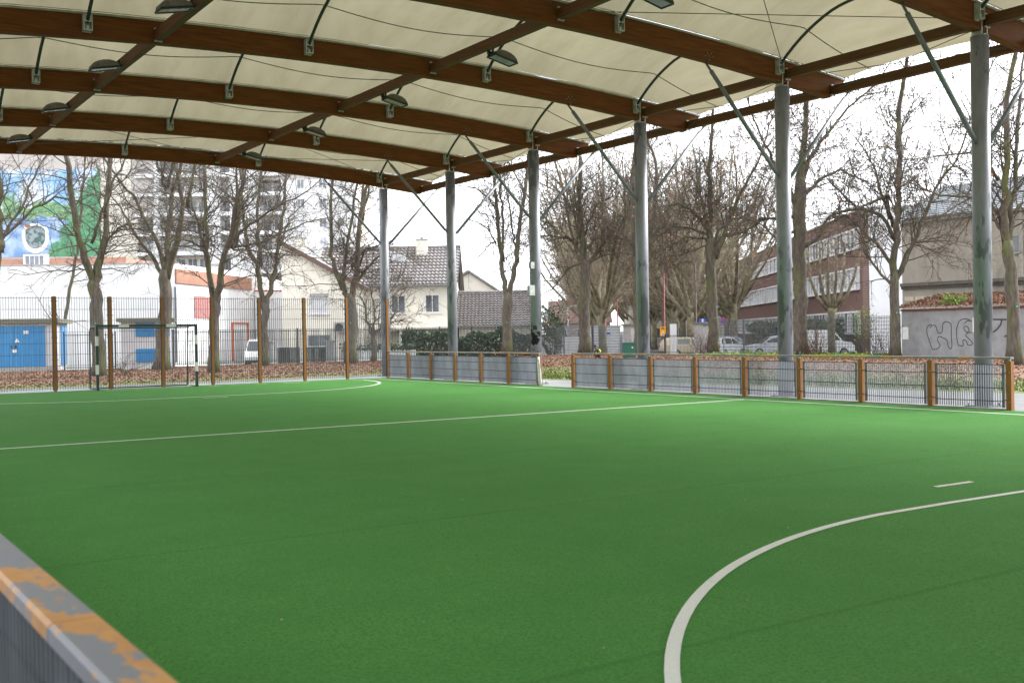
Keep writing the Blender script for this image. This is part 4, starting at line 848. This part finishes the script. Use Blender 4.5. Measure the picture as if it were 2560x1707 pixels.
# --- houses closing the far end of the avenue
redroof = mat('red_roof', (.20, .12, .10), (.15, .095, .08), .8, scale=2)
for lat, dep, w_, h_, cm, lab in ((17, 150, 13, 6.5, cream2, 'cream terraced house with a red roof at the far end of the avenue'), (33, 165, 16, 8.5, beige_m, 'beige terraced house with a red roof beyond the avenue trees'), (49, 170, 15, 7.0, white_wall, 'white terraced house with a red roof far behind the parked cars'), (5.5, 145, 8, 3.6, beige_m, 'small beige house with a red roof behind the white site cabin')):
    t = thing('terraced_house', lab, 'house', F(lat, dep, FND), RZ, 'far terraced houses'); MB().box(0, w_, 0, 9, 0, h_).obj('wall', cm, t)
    MB().prism([(-.4, h_ + .001), (9.4, h_ + .001), (4.5, h_ + 3.2)], -.3, w_ + .3, 'x').obj('roof', redroof, t); MB().box(w_ * .3, w_ * .3 + .9, 4, 4.7, h_ + 2, h_ + 4).obj('chimney', terra_m, t)
    for k in range(int(w_ / 2.6)):
        for z in [1.4 + 2.8 * q for q in range(int(h_ / 2.8))]: window(t, .9 + 2.6 * k, 2.0 + 2.6 * k, z, z + 1.35, -.001, white_m, glass_m, 1)
# --- concrete hall
hall = thing('concrete_hall', 'old stained concrete hall with a slate roof behind the graffiti wall', 'building', (56, 20, 0))
MB().box(0, 9, -6, 19, FND, 8.0).obj('wall', concrete_m, hall)
MB().box(-.25, -.001, -6, 19, 4.02, 4.22).box(-.14, -.001, -6, 19, 3.86, 4.019).obj('cornice', mat('dark_cornice', (.10, .09, .08), (.16, .14, .12), .9, scale=3), hall)
MB().box(-.22, -.001, -6, 19.2, 7.82, 8.0).obj('eave', stone_m, hall)
slate = mat('slate', (.16, .18, .20), (.24, .26, .28), .5, scale=3, spec=.5)
tile_roof_o = MB()
def slate_roof():
    b = MB(); n = 16; 
    for c in range(n):
        x0, x1 = -.4 + 4.9 * c / n, -.4 + 4.9 * (c + 1) / n + .06; z0, z1 = 8.02 + 2.3 * c / n + .05, 8.02 + 2.3 * (c + 1) / n + .05
        b.add([(x0, -6.3, z0 + .04), (x0, 19.3, z0 + .04), (x1, 19.3, z1), (x1, -6.3, z1), (x0, -6.3, z0 - .03), (x0, 19.3, z0 - .03)], [(0, 1, 2, 3), (4, 5, 1, 0)])
    b.box(4.5, 9.2, -6.3, 19.3, 10.2, 10.4); return b.obj('slate_roof', slate, hall)
slate_roof(); MB().prism([(0, 8.0), (9, 8.0), (9, 10.2), (4.5, 10.3)], 18.7, 18.95, 'y').obj('gable', concrete_m, hall)
for k in range(7): MB().box(-.09, -.001, 1.0 + 2.6 * k, 1.22 + 2.6 * k, 4.23, 7.8).obj('pilaster', concrete_m, hall)
def window_x(parent, x, y0, y1, z0, z1):
    o = MB().box(x - .05, x - .001, y0 - .08, y0, z0 - .08, z1 + .08).box(x - .05, x - .001, y1, y1 + .08, z0 - .08, z1 + .08).box(x - .05, x - .001, y0, y1, z1, z1 + .08).box(x - .1, x - .001, y0, y1, z0 - .08, z0).obj('window', stone_m, parent)
    MB().box(x - .02, x - .001, y0, y1, z0, z1).obj('pane', glass_m, o)
window_x(hall, 0, 11.2, 12.0, 5.6, 6.5); window_x(hall, 0, 5.2, 6.2, 5.6, 6.5)
blk = MB().box(-.05, -.001, 0, .62, 0, .26).mesh('block'); blk_m = mat('pale_block', (.62, .52, .40), (.54, .46, .36), .9, scale=3)
for r_, c0 in ((0, 5), (1, 4), (2, 4)):
    for c in range(c0): link('block', blk, blk_m, hall, loc=(0, 18.2 - .7 * c - .3 * (r_ % 2), 2.55 + .3 * r_))
# --- graffiti wall with corrugated lean-to roof
gw = thing('graffiti_wall', 'grey rendered wall with black outline graffiti under a rusty corrugated roof edge', 'wall', (49, 0, 0))
MB().box(0, .3, 13, 34.2, 0, 2.5).obj('wall', mat('grey_render', (.29, .29, .295), (.225, .228, .23), .9, scale=2.2, bump=.25, bscale=26, col3=(.17, .17, .16), scale3=.8, lo3=.55, hi3=.8), gw)
cr_ = MB(); cr_.smooth = True; vs = []; fs = []; ny = 760
for i in range(ny + 1):
    y = 12.8 + 21.6 * i / ny; w_ = .03 * math.sin(y * 2 * math.pi / .18)
    vs += [(-.25, y, 2.60 + w_), (-.25, y, 2.585 + w_), (3.4, y, 3.30 + w_)]
for i in range(ny): a = 3 * i; fs += [(a, a + 2, a + 5, a + 3), (a, a + 3, a + 4, a + 1)]
cr_.add(vs, fs).obj('corrugated_roof', mat('rusty_sheet', (.20, .13, .10), (.30, .25, .22), .8, scale=3), gw)
MB().box(-.10, .0, 13, 34.2, 2.44, 2.53).obj('eave_board', mat('rust_board', (.16, .06, .04), None, .8), gw)
rl_ = MB(); rng = random.Random(31)
for _ in range(5200):
    x = rng.uniform(-.2, 3.3); y = rng.uniform(13, 34.3); z = 2.64 + (x + .25) * .192 + rng.uniform(0, .06); a = wander(rng, 1).normalized(); c = a.cross(wander(rng, 1)).normalized(); s = rng.uniform(.05, .10); p = Vector((x, y, z)); rl_.add([p - a * s, p - c * s, p + a * s, p + c * s], [(0, 1, 2, 3)])
rl_.obj('roof_leaves', litter_m, gw, 'stuff')
GR = [[[32.53, 1.54], [32.4, 1.66], [32.55, 1.68], [32.68, 1.56], [32.71, 1.32], [32.64, 1.05], [32.54, .78], [32.44, .51], [32.35, .42], [32.17, .44], [32.0, .55], [31.97, .68], [32.09, .86], [32.07, 1.04], [31.97, 1.08], [31.75, 1.0], [31.55, .86], [31.51, .64], [31.41, .46], [31.32, .49], [31.29, .68], [31.32, 1.08], [31.32, 1.65], [31.42, 1.78], [31.56, 1.83], [31.73, 1.79], [31.8, 1.66], [31.82, 1.35], [31.96, 1.25], [32.07, 1.27], [32.13, 1.44], [32.2, 1.62], [32.35, 1.68]],
 [[30.93, .62], [31.0, .9], [31.03, 1.3], [30.99, 1.56], [30.89, 1.82], [30.7, 1.94], [30.46, 1.95], [30.27, 1.89]], [[30.58, 1.73], [30.46, 1.84], [30.32, 1.86], [30.18, 1.81]],
 [[30.18, 1.28], [30.42, 1.27], [30.33, 1.38], [30.42, 1.55], [30.56, 1.58], [30.63, 1.51], [30.54, 1.34], [30.42, 1.27], [30.52, 1.12], [30.29, .9], [30.16, .73], [30.27, .64], [30.43, .66], [30.48, .81], [30.59, .9], [30.69, .86], [30.67, .62], [30.93, .62]], [[29.06, 1.9], [28.37, 1.88]], [[28.63, 1.87], [28.66, 1.68], [28.86, 1.42], [29.09, 1.26]], [[28.49, 1.04], [28.36, 1.12]]]
spray = mat('spray_paint', (.035, .035, .045), None, .7)
for k, l in enumerate(GR):
    P = spline([tuple(q) for q in l], 4) if len(l) > 2 else l
    MB().ribbon([(-.003 - .0006 * k, y, z) for y, z in P], .045 if k < 4 else .075, (-1, 0, 0)).obj('graffiti', spray, gw)
for y0, y1, z0, z1 in ((29.95, 30.14, 1.29, 2.03), (33.8, 34.15, .95, 1.6)): MB().box(-.006, -.001, y0, y1, z0, z1).obj('paint_patch', white_m, gw)

# ------------------------------------------------------------------ kiosks
blue_m = mat('blue_door', (.030, .20, .45), (.042, .24, .50), .45, scale=1.2, stretch=(1, 1, .3))
kgrey = mat('kiosk_render', (.52, .52, .54), (.45, .45, .46), .85, scale=1.5, bump=.1)
moss_c = mat('mossy_slab', (.19, .18, .15), (.14, .145, .09), .9, scale=4, bump=.3)
k1 = thing('substation_kiosk', 'flat-roofed kiosk with wide bright blue double doors', 'kiosk', (12.3, 60.9, 0), -R(20))
MB().box(-5.4, 0, 0, 4.8, 0, 2.58).obj('wall', kgrey, k1); MB().box(-5.65, .28, -.28, 5.0, 2.581, 2.80).obj('roof_slab', moss_c, k1)
MB().box(-5.4, .02, -.05, -.001, 0, .22).obj('plinth', stone_m, k1)
for a in (-3.56, -1.99):
    d = MB().box(a, a + 1.55, -.05, -.002, .24, 2.42).obj('door', blue_m, k1)
    for q in range(1, 6): MB().box(a + .26 * q - .006, a + .26 * q + .006, -.058, -.051, .3, 2.36).obj('door_rib', blue_m, d)
    MB().box(a + (1.42 if a < -3 else .06), a + (1.49 if a < -3 else .13), -.10, -.051, 1.25, 1.40).obj('handle', dark_m, d)
for x, z, w_, h_ in ((-1.5, 2.0, .26, .16), (-2.05, 1.0, .20, .16)): MB().box(x, x + w_, -.075, -.06, z, z + h_).obj('notice', white_m, k1)
MB().prism([(-1.95, 1.55), (-1.69, 1.55), (-1.82, 1.78)], -.075, -.06, 'y').obj('hazard_triangle', white_m, k1)
MB().box(.001, .05, 2.2, 4.2, .24, 2.42).obj('door', blue_m, k1)
k2 = thing('substation_kiosk', 'grey kiosk with square blue louvre panels behind the goal', 'kiosk', (17.3, 57.4, 0), -R(20))
MB().box(-2.35, 0, 0, 3.6, 0, 2.55).obj('wall', kgrey, k2); MB().box(-2.55, .35, -.25, 3.9, 2.551, 2.74).obj('roof_slab', moss_c, k2)
for z in (.38, 1.75):
    p = MB().box(-1.60, -.62, -.04, -.001, z, z + .72).obj('louvre_panel', blue_m, k2)
    for q in range(6): MB().box(-1.58, -.64, -.06, -.041, z + .05 + .11 * q, z + .10 + .11 * q).obj('louvre', blue_m, p)
    MB().box(.001, .04, 1.5, 2.2, z, z + .72).obj('louvre_panel', blue_m, k2)
# ------------------------------------------------------------------ boundary fences
def bar_fence(name, label, p, q, h, pitch, bar, m, posts=2.5, mesh=False, z=0.0):
    p, q = Vector((*p, z)), Vector((*q, z)); L_ = (q - p).length; d = q - p; t = thing(name, label, 'fence', p, math.atan2(d.y, d.x))
    n = max(1, round(L_ / posts)); s = L_ / n; PM = MB().box(-.035, .035, -.035, .035, 0, h + .06).mesh('post')
    b = MB(); k = int(s / pitch)
    for i in range(1, k): x = s * i / k; b.box(x - bar, x + bar, -bar, bar, .08, h)
    BM = b.mesh('bars'); r_ = MB()
    for zz in ((.15, h - .12) if not mesh else [.12 + .2 * i for i in range(int(h / .2))]): r_.box(.036, s - .036, -bar - .012, -bar - .001, zz - (.018 if not mesh else .011), zz + (.018 if not mesh else .011))
    RM = r_.mesh('cross_rails')
    if not mesh: RM = MB().box(.036, s - .036, -bar - .012, -bar - .001, -.018, .018).mesh('rail')
    for i in range(n + 1): link('post', PM, m, t, loc=(s * i, 0, 0))
    for i in range(n): link('bars', BM, m, t, 'stuff', loc=(s * i, 0, 0)); [link('rail', RM, m, t, loc=(s * i, 0, zz)) for zz in (.15, h - .12)] if not mesh else link('cross_rails', RM, m, t, 'stuff', loc=(s * i, 0, 0))
    return t
bar_fence('boundary_fence', 'dark steel bar fence along the street before the black gate and cream house', (18.6, 60.6), (41.4, 60.6), 2.08, .115, .013, dark_m)
bar_fence('kiosk_gate', 'dark bar gate between the two blue-panelled kiosks', (12.6, 59.9), (14.9, 58.6), 2.0, .12, .010, dark_m, 1.2)
grey_f = mat('grey_fence', (.085, .092, .10), (.12, .13, .14), .5, .4, scale=4)
bar_fence('mesh_fence', 'grey welded mesh fence before the ivy hedge end and evergreen bush', (41.5, 60.6), (49.4, 60.6), 2.1, .10, .012, grey_f, 2.6, True)
bar_fence('mesh_fence', 'grey welded mesh fence between the site cabin and the left gate pillar', (49.4, 60.5), (49.4, 56.9), 2.1, .10, .012, grey_f, 2.6, True)
bar_fence('mesh_fence', 'grey welded mesh fence in front of the parked cars', (49.4, 48.5), (49.4, 34.6), 2.25, .10, .012, grey_f, 2.6, True)
bar_fence('park_gate', 'low dark bar gate between the two grey pillars', (49.4, 55.7), (49.4, 49.9), 1.35, .13, .008, dark_m, 2.9)
for y, lab in ((56.3, 'grey rendered gate pillar beside the green cabinet'), (49.3, 'grey rendered gate pillar beside the dark mossy tree')):
    t = thing('gate_pillar', lab, 'pillar', (49.4, y, 0), group='park gate pillars'); MB().box(-.35, .35, -.42, .42, 0, 2.0).obj('shaft', stone_m, t); MB().box(-.45, .45, -.52, .52, 2.001, 2.12).obj('cap', moss_c, t)
# black driveway gate with stone pillars, low white wall and ivy
dg = thing('driveway_gate', 'black slatted double driveway gate with white edges before the cream house', 'gate', F(-16.2, 72.5, FND), RZ)
for a in (0, 1.75):
    lf = MB().box(a + .02, a + .07, 0, .05, .1, 1.7).box(a + 1.66, a + 1.71, 0, .05, .1, 1.7).box(a + .071, a + 1.659, 0, .05, 1.64, 1.7).box(a + .071, a + 1.659, 0, .05, .12, .19).obj('gate_leaf', white_m, dg)
    for k in range(14): MB().box(a + .085 + .112 * k, a + .18 + .112 * k, .005, .035, .191, 1.639).obj('slat', dark_m, lf)
for x, lab in ((-16.75, 'stone gate pillar on the warehouse side of the black driveway gate'), (-12.45, 'ivy-topped stone gate pillar on the house side of the black driveway gate')):
    t = thing('gate_pillar', lab, 'pillar', F(x, 72.6, FND), RZ); MB().box(-.3, .3, -.3, .3, 0, 2.0).obj('shaft', stone_m, t); MB().box(-.37, .37, -.37, .37, 2.001, 2.1).obj('cap', stone_m, t)
lw = thing('low_wall', 'low white garden wall topped with trailing ivy', 'wall', F(-11.9, 73, FND), RZ); MB().box(0, 5.2, 0, .3, 0, 1.35).obj('wall', white_wall, lw)
rng = random.Random(41); b = MB(); leaf_cloud(b, rng, 900, lambda r: (r.uniform(0, 5.2), r.gauss(.1, .15), 1.45 + r.gauss(0, .16)), .06, .11); b.obj('ivy', ivy_m, lw, 'stuff')
def hedge(label, loc, rz, L_, W_, H_, n, m, s0, s1, seed, name='hedge'):
    rng = random.Random(seed); t = thing(name, label, 'hedge', loc, rz); st = MB()
    for k in range(int(L_ / .8)): grow(st, Vector((.4 + .8 * k, W_ / 2, 0)), Vector((rng.gauss(0, .2), 0, 1)), H_ * .9, .03, 1, rng, .1, None, .5)
    st.obj('stems', twig_m, t); b = MB(); ph = [rng.uniform(0, 6) for _ in range(4)]
    def pt(r):
        x = r.uniform(0, L_); top = H_ * (1 + .10 * math.sin(x * 1.1 + ph[0]) + .08 * math.sin(x * 2.7 + ph[1])); e_ = r.random()
        if e_ < .55: return (x, r.gauss(0, .10), r.uniform(0.02, top))
        if e_ < .85: return (x, r.uniform(0, W_), top + r.gauss(0, .10))
        return (x, r.uniform(0, W_), r.uniform(.1, top))
    leaf_cloud(b, rng, n, pt, s0, s1); b.obj('leaves', m, t, 'stuff'); return t
hedge('dense dark ivy hedge behind the bar fence by the tiled cottage', F(-7.9, 75.5, FND), RZ, 9.6, 1.2, 2.25, 11000, ivy_m, .07, .12, 51)
hedge('clipped dark hedge along the foot of the brick block', (69.5, 53.7, FND), math.atan2(.788, .616), 40, 1.2, 2.6, 9000, bush_m, .12, .2, 52)
ev = thing('evergreen_bush', 'tall rounded evergreen bush between the tiled cottage and site cabin', 'shrub', F(3.2, 83, FND), RZ)
rng = random.Random(53); st = MB(); [grow(st, Vector((0, 0, 0)), Vector((rng.gauss(0, .3), rng.gauss(0, .3), 1)), 3.2, .05, 0, rng, .1, None, .5) for _ in range(4)]; st.obj('stems', twig_m, ev)
b = MB()
def ball(r):
    while True:
        v = Vector((r.uniform(-1, 1), r.uniform(-1, 1), r.uniform(-1, 1)))
        if .25 < v.length < 1: break
    v = v * (1 + .25 * math.sin(v.x * 5 + v.z * 7)); return (v.x * 1.25, v.y * 1.2, 2.5 + v.z * 2.4)
leaf_cloud(b, rng, 4200, ball, .05, .10); b.obj('leaves', bush_m, ev, 'stuff')
sb = scrub('bare_shrub', 'tangled bare climber on the lean-to roof before the concrete hall', (53.4, 29.5, 0), 5.2, 26, brown_tw, 61, .35, lgreen_m, 5)
scrub('bare_shrub', 'reddish bramble on the roof right of the large column', (53.2, 24.5, 0), 5.0, 26, brown_tw, 62, .5)
cl = scrub('leafy_shrub', 'yellow-green climber spilling over the corrugated roof edge', (49.1, 31.2, 2.63), .6, 26, twig_m, 63, 1.2, lgreen_m, 14)
gcb = MB(); rng = random.Random(64); leaf_cloud(gcb, rng, 7000, lambda r: (r.gauss(47.9, .9), r.uniform(34.5, 47), abs(r.gauss(.0, .10))), .04, .08); gcb.obj('ground_cover', lgreen_m, None, 'stuff')
# ------------------------------------------------------------------ street furniture
red_m = mat('red_lamp_paint', (.22, .03, .035), None, .5); gpole = mat('grey_pole', (.35, .36, .37), None, .5, .3)
def lamp(label, loc, h, m, arm, name='street_lamp'):
    t = thing(name, label, 'street lamp', loc, RZ); b = MB(); b.smooth = True; b.tube([(0, 0, 0), (0, 0, .9), (0, 0, .92), (0, 0, h)], [.10, .10, .06, .045], 10); b.obj('pole', m, t)
    a = MB(); a.tube([(0, 0, h - .1), (arm * .4, 0, h + .12), (arm, 0, h + .15)], .03, 8); a.obj('arm', m, t); MB().box(*sorted((arm * .8, arm * 1.5)), -.14, .14, h + .08, h + .2).obj('lamp_head', m, t)
lamp('short red lamp post far along the avenue behind the site cabin', F(8.3, 95, FND), 5.1, red_m, .5)
lamp('red lamp post with a forked head behind the site cabin', F(8.5, 85, FND), 5.8, red_m, -.5)
lamp('tall red lamp post carrying the orange warning sign', F(11.05, 76.5, FND), 6.8, red_m, .5)
lamp('tall dark lamp post beside the right-hand gate pillar', F(12.9, 74, FND), 7.0, mat('dark_red_lamp', (.06, .03, .028), None, .6), -.5)
lamp('pale grey lamp post with a bracket arm before the white hoarding', F(4.4, 83, FND), 4.3, gpole, .6)
ws = thing('warning_sign', 'orange roadworks sign with a white triangle on the tall red lamp post', 'sign', F(10.9, 76.3, 1.2), RZ)
MB().box(-.21, .21, -.02, 0, 0, .72).obj('plate', mat('sign_orange', (.85, .36, .01), None, .5), ws); MB().prism([(-.15, .08), (.15, .08), (0, .40)], -.026, -.021, 'y').obj('triangle', white_m, ws)
MB().prism([(-.05, .12), (.05, .12), (.012, .26), (-.012, .26)], -.03, -.027, 'y').obj('symbol', black_m, ws); MB().box(-.13, .13, -.026, -.021, .52, .56).box(-.10, .10, -.026, -.021, .60, .64).obj('lettering', black_m, ws, 'stuff')
bl_m = mat('sign_blue', (.03, .10, .50), None, .5); rd_m = mat('sign_red', (.60, .03, .04), None, .5)
def no_parking(label, loc, rz, h):
    t = thing('no_parking_sign', label, 'sign', loc, rz); MB().tube([(0, .03, 0), (0, .03, h + .2)], .03, 8).obj('pole', gpole, t)
    MB().tube([(0, 0, h), (0, -.012, h)], .30, 24).obj('disc', rd_m, t); MB().tube([(0, -.013, h), (0, -.018, h)], .235, 24).obj('blue_field', bl_m, t); b = MB(); b.bar((-.17, -.022, h + .17), (.17, -.022, h - .17), .05, .006); b.obj('slash', rd_m, t)
no_parking('round blue and red no-parking sign above the white site cabin', F(7.2, 82.5, FND), RZ, 2.95)
no_parking('round blue and red no-parking sign turned away beside the parked cars', F(15.6, 78, FND), RZ - R(62), 3.0)
bs_ = thing('parking_sign', 'small blue and white street sign above the right-hand gate pillar', 'sign', F(13.9, 77, FND), RZ); MB().tube([(0, .03, 0), (0, .03, 3.2)], .03, 8).obj('pole', gpole, bs_); MB().box(-.26, .26, -.02, 0, 2.85, 3.2).obj('plate', bl_m, bs_); MB().box(-.06, .06, -.026, -.021, 2.87, 3.18).obj('white_stripe', white_m, bs_)
gc = thing('utility_cabinet', 'dark green metal utility cabinet before the left gate pillar', 'cabinet', F(6.5, 62, 0), RZ)
cabm = mat('cabinet_green', (.012, .085, .055), (.02, .10, .065), .4, scale=2)
MB().box(0, .76, 0, .4, .06, .90).obj('case', cabm, gc); MB().box(-.03, .79, -.03, .43, .901, .95).obj('top', cabm, gc); MB().box(.02, .74, .03, .37, 0, .059).obj('plinth', stone_m, gc); MB().tube([(.55, -.015, .66), (.55, -.001, .66)], .045, 12).obj('badge', cream2, gc)
def cabin(label, loc, w_, h_, d_):
    t = thing('site_cabin', label, 'cabin', loc, RZ); MB().box(0, w_, 0, d_, .1, h_).obj('wall', white_wall, t); MB().box(-.06, w_ + .06, -.06, d_ + .06, h_ + .001, h_ + .1).obj('roof', white_m, t)
    [MB().box(q, q + .05, -.02, -.001, .2, h_ - .1).obj('panel_joint', slat_m, t) for q in (w_ * .36, w_ - .06)]
    MB().box(w_ * .58, w_ * .68, -.03, -.001, h_ - .62, h_ - .44).obj('notice', bl_m, t); MB().box(.05, w_ - .05, .05, d_ - .05, 0, .099).obj('skid', dark_m, t); return t
cabin('white site cabin with small stickers beyond the mesh fence corner', F(6.1, 84, FND), 2.5, 2.75, 2.4)
cabin('smaller white cabin beside the left gate pillar', F(8.9, 85, FND), .95, 2.25, 1.5)
hd_ = thing('hoarding', 'white panel hoarding with vertical joints below the evergreen bush', 'hoarding', F(3.9, 81.6, FND), RZ)
for k in range(5): MB().box(.44 * k, .44 * k + .425, 0, .05, .05, 2.0).obj('panel', white_wall, hd_)
MB().box(0, 2.2, .051, .1, .3, .4).box(0, 2.2, .051, .1, 1.6, 1.7).obj('rail', slat_m, hd_)
wp = thing('white_panel', 'upright white panel board standing behind the low gate', 'panel', F(11.6, 77.5, FND), RZ); MB().box(0, .48, 0, .12, .05, 2.85).obj('board', white_wall, wp); MB().box(-.1, .58, -.15, .27, 0, .05).obj('foot', stone_m, wp)
# ------------------------------------------------------------------ vehicles (length along x, nose at +x)
glassd = mat('car_glass', (.03, .04, .045), None, .06, spec=.9); tail_m = mat('tail_red', (.45, .02, .02), None, .3); rim_m = mat('rim', (.45, .46, .48), None, .35, .7)
def vehicle(name, label, cat, loc, rz, paint, van=False):
    t = thing(name, label, cat, loc, rz, 'vehicles parked in the street'); W_ = .88; L2 = 2.2
    if van: low = [(-L2, .35), (L2 - .05, .35), (L2, .75), (L2 - .25, 1.05), (1.35, 1.12), (-L2, 1.12)]; cab_ = [(-L2, 1.12), (1.35, 1.12), (.75, 1.85), (.4, 1.98), (-L2 + .1, 1.98)]
    else: low = [(-L2, .35), (L2 - .1, .33), (L2, .55), (L2 - .1, .82), (1.15, .98), (-L2 + .02, 1.0), (-L2 - .03, .7)]; cab_ = [(-L2 + .05, 1.0), (1.15, .98), (.45, 1.45), (-.2, 1.58), (-1.6, 1.56), (-1.95, 1.4)]
    def loft(poly, w0, w1, zlo, zhi):
        b = MB(); n = len(poly); vs = []
        for s in (-1, 1):
            for x, z in poly: k = (z - zlo) / (zhi - zlo); vs.append((x, s * (w0 + (w1 - w0) * k), z))
        return b.add(vs, [tuple(range(n - 1, -1, -1)), tuple(range(n, 2 * n))] + [(i, (i + 1) % n, (i + 1) % n + n, i + n) for i in range(n)])
    loft(low, W_, W_ - .03, .33, 1.12).obj('body', paint, t)
    zt = max(z for x, z in cab_); zb = .985 if not van else 1.12
    cb_ = loft(cab_, W_ - .04, W_ - .20, zb, zt).obj('cabin', paint, t)
    for s in (-1, 1):               # side windows, a little proud of the cabin flank
        def wp_(x, z): k = (z - zb) / (zt - zb); return (x, s * (W_ - .04 - .16 * k + .006), z)
        quads = [[(-.1, zb + .06), (.95, zb + .05), (.42, zt - .2), (-.1, zt - .13)], [(-1.25, zb + .06), (-.2, zb + .06), (-.2, zt - .13), (-1.2, zt - .12)], [(-1.85, zb + .1), (-1.35, zb + .06), (-1.3, zt - .12), (-1.62, zt - .14)]]
        if van: quads = [[(.25, 1.2), (1.15, 1.2), (.72, 1.75), (.25, 1.8)]]
        for qd in quads: b = MB(); b.add([wp_(*q) for q in qd], [(0, 1, 2, 3)]); b.obj('side_window', glassd, t)
        MB().box(*( (L2 - .22, L2 - .03)), *sorted((s * .55, s * .80)), .62, .76).obj('headlight', pale_glass, t)
        MB().box(-L2 - .04, -L2 + .05, *sorted((s * .66, s * .84)), .72, 1.0).obj('tail_light', tail_m, t)
        for x in (-1.35, 1.38):
            wl = MB(); wl.tube([(x, s * (W_ - .20), .32), (x, s * (W_ + .01), .32)], .32, 18); w2 = wl.obj('wheel', black_m, t); MB().tube([(x, s * (W_ + .011), .32), (x, s * (W_ + .02), .32)], .21, 12).obj('rim', rim_m, w2)
        MB().box(.82, .98, *sorted((s * W_, s * (W_ + .16))), 1.02, 1.14).obj('mirror', paint, t)
    fx = [(1.13, .995), (.47, 1.44)] if not van else [(1.33, 1.14), (.78, 1.83)]
    b = MB(); (x0, z0), (x1, z1) = fx; b.add([(x0 + .012, -.76, z0 + .02), (x0 + .012, .76, z0 + .02), (x1 + .012, .66, z1 + .01), (x1 + .012, -.66, z1 + .01)], [(0, 1, 2, 3)]); b.obj('windscreen', glassd, t)
    MB().box(L2 - .12, L2 + .03, -.8, .8, .36, .52).obj('bumper', dark_m, t); MB().box(-L2 - .05, -L2 + .1, -.8, .8, .36, .52).obj('bumper', dark_m, t)
    return t
sil = mat('silver_paint', (.52, .54, .57), None, .3, .3); wht = mat('white_car_paint', (.75, .76, .77), None, .3); gry = mat('grey_car_paint', (.16, .17, .19), None, .3, .3); bge = mat('beige_car_paint', (.45, .40, .28), None, .35)
vehicle('parked_car', 'silver estate car parked beyond the mesh fence', 'car', F(20.6, 83, STREET), RZ + math.pi, sil)
vehicle('parked_car', 'dark grey car parked behind the silver estate car', 'car', F(17.0, 88, STREET), RZ + math.pi + .3, gry)
vehicle('parked_car', 'silver hatchback with dark windows parked next to the dark grey car', 'car', F(16.3, 81.5, STREET), RZ + .9, sil)
vehicle('parked_car', 'beige car parked behind the low gate beside the right pillar', 'car', F(13.9, 83, STREET), RZ + .2, bge)
vehicle('parked_van', 'white delivery van with a black bumper before the brick block', 'van', F(23.0, 78.5, STREET), RZ, wht, True)
vehicle('parked_van', 'white van parked nose-on beside the black driveway gate', 'van', F(-18.2, 76, STREET), RZ - R(80), wht, True)
# ------------------------------------------------------------------ person in a yellow vest by the tree
def skin_body(name, joints, edges, parent, m, root=0):
    me = bpy.data.meshes.new(name); me.from_pydata([j[:3] for j in joints], edges, []); o = bpy.data.objects.new(name, me); C.objects.link(o); o.parent = parent; me.materials.append(m)
    sk = o.modifiers.new('skin', 'SKIN'); sk.use_smooth_shade = True
    for i, j in enumerate(joints): v = me.skin_vertices[0].data[i]; v.radius = (j[3], j[4] if len(j) > 4 else j[3]); v.use_root = (i == root)
    ss = o.modifiers.new('sub', 'SUBSURF'); ss.levels = 1; ss.render_levels = 1; return o
pe = thing('person', 'crouching person in a dark cap and yellow vest behind the low fence', 'person', F(5.2, 64, 0), RZ + math.pi)
J = [(-.12, 0, .24, .13, .14), (-.04, 0, .38, .12, .15), (.07, 0, .53, .12, .17), (.12, 0, .59, .06, .065), (.15, 0, .63, .05), (.18, 0, .68, .085, .08), (.185, 0, .72, .07),
 (.08, .18, .54, .06), (.22, .22, .38, .045), (.38, .14, .30, .036), (.42, .12, .28, .03), (.08, -.18, .54, .06), (.22, -.22, .38, .045), (.38, -.14, .30, .036), (.42, -.12, .28, .03),
 (-.08, .12, .22, .085), (.26, .16, .34, .065), (.08, .15, .07, .045), (.22, .16, .04, .04), (-.08, -.12, .22, .085), (.24, -.16, .16, .065), (-.10, -.15, .07, .045), (-.20, -.15, .05, .04)]
E_ = [(0, 1), (1, 2), (2, 3), (3, 4), (4, 5), (5, 6), (2, 7), (7, 8), (8, 9), (9, 10), (2, 11), (11, 12), (12, 13), (13, 14), (0, 15), (15, 16), (16, 17), (17, 18), (0, 19), (19, 20), (20, 21), (21, 22)]
skin_body('body', J, E_, pe, mat('dark_clothes', (.035, .03, .03), (.10, .06, .045), .8, scale=3))
skin_body('vest', [(-.09, 0, .30, .15, .16), (-.04, 0, .38, .15, .18), (.06, 0, .52, .15, .20)], [(0, 1), (1, 2)], pe, mat('hi_vis', (.62, .80, .03), None, .7))
skin_body('head', [(.17, 0, .64, .055, .05), (.195, 0, .70, .10, .085), (.19, 0, .75, .085, .08)], [(0, 1), (1, 2)], pe, mat('skin', (.28, .17, .12), None, .6))
cp = MB(); cp.smooth = True; vs = []; fs = []
for r_ in range(5):
    for k in range(10): a = k * .6283; ph = r_ * .36; vs.append((.19 + .118 * math.cos(a) * math.cos(ph), .108 * math.sin(a) * math.cos(ph), .715 + .125 * math.sin(ph)))
for r_ in range(4):
    for k in range(10): a, c = r_ * 10 + k, r_ * 10 + (k + 1) % 10; fs.append((a, c, c + 10, a + 10))
fs += [tuple(range(40, 50))]; cp.add(vs, fs); cp.box(.28, .40, -.07, .07, .708, .722); cp.obj('cap', black_m, pe)
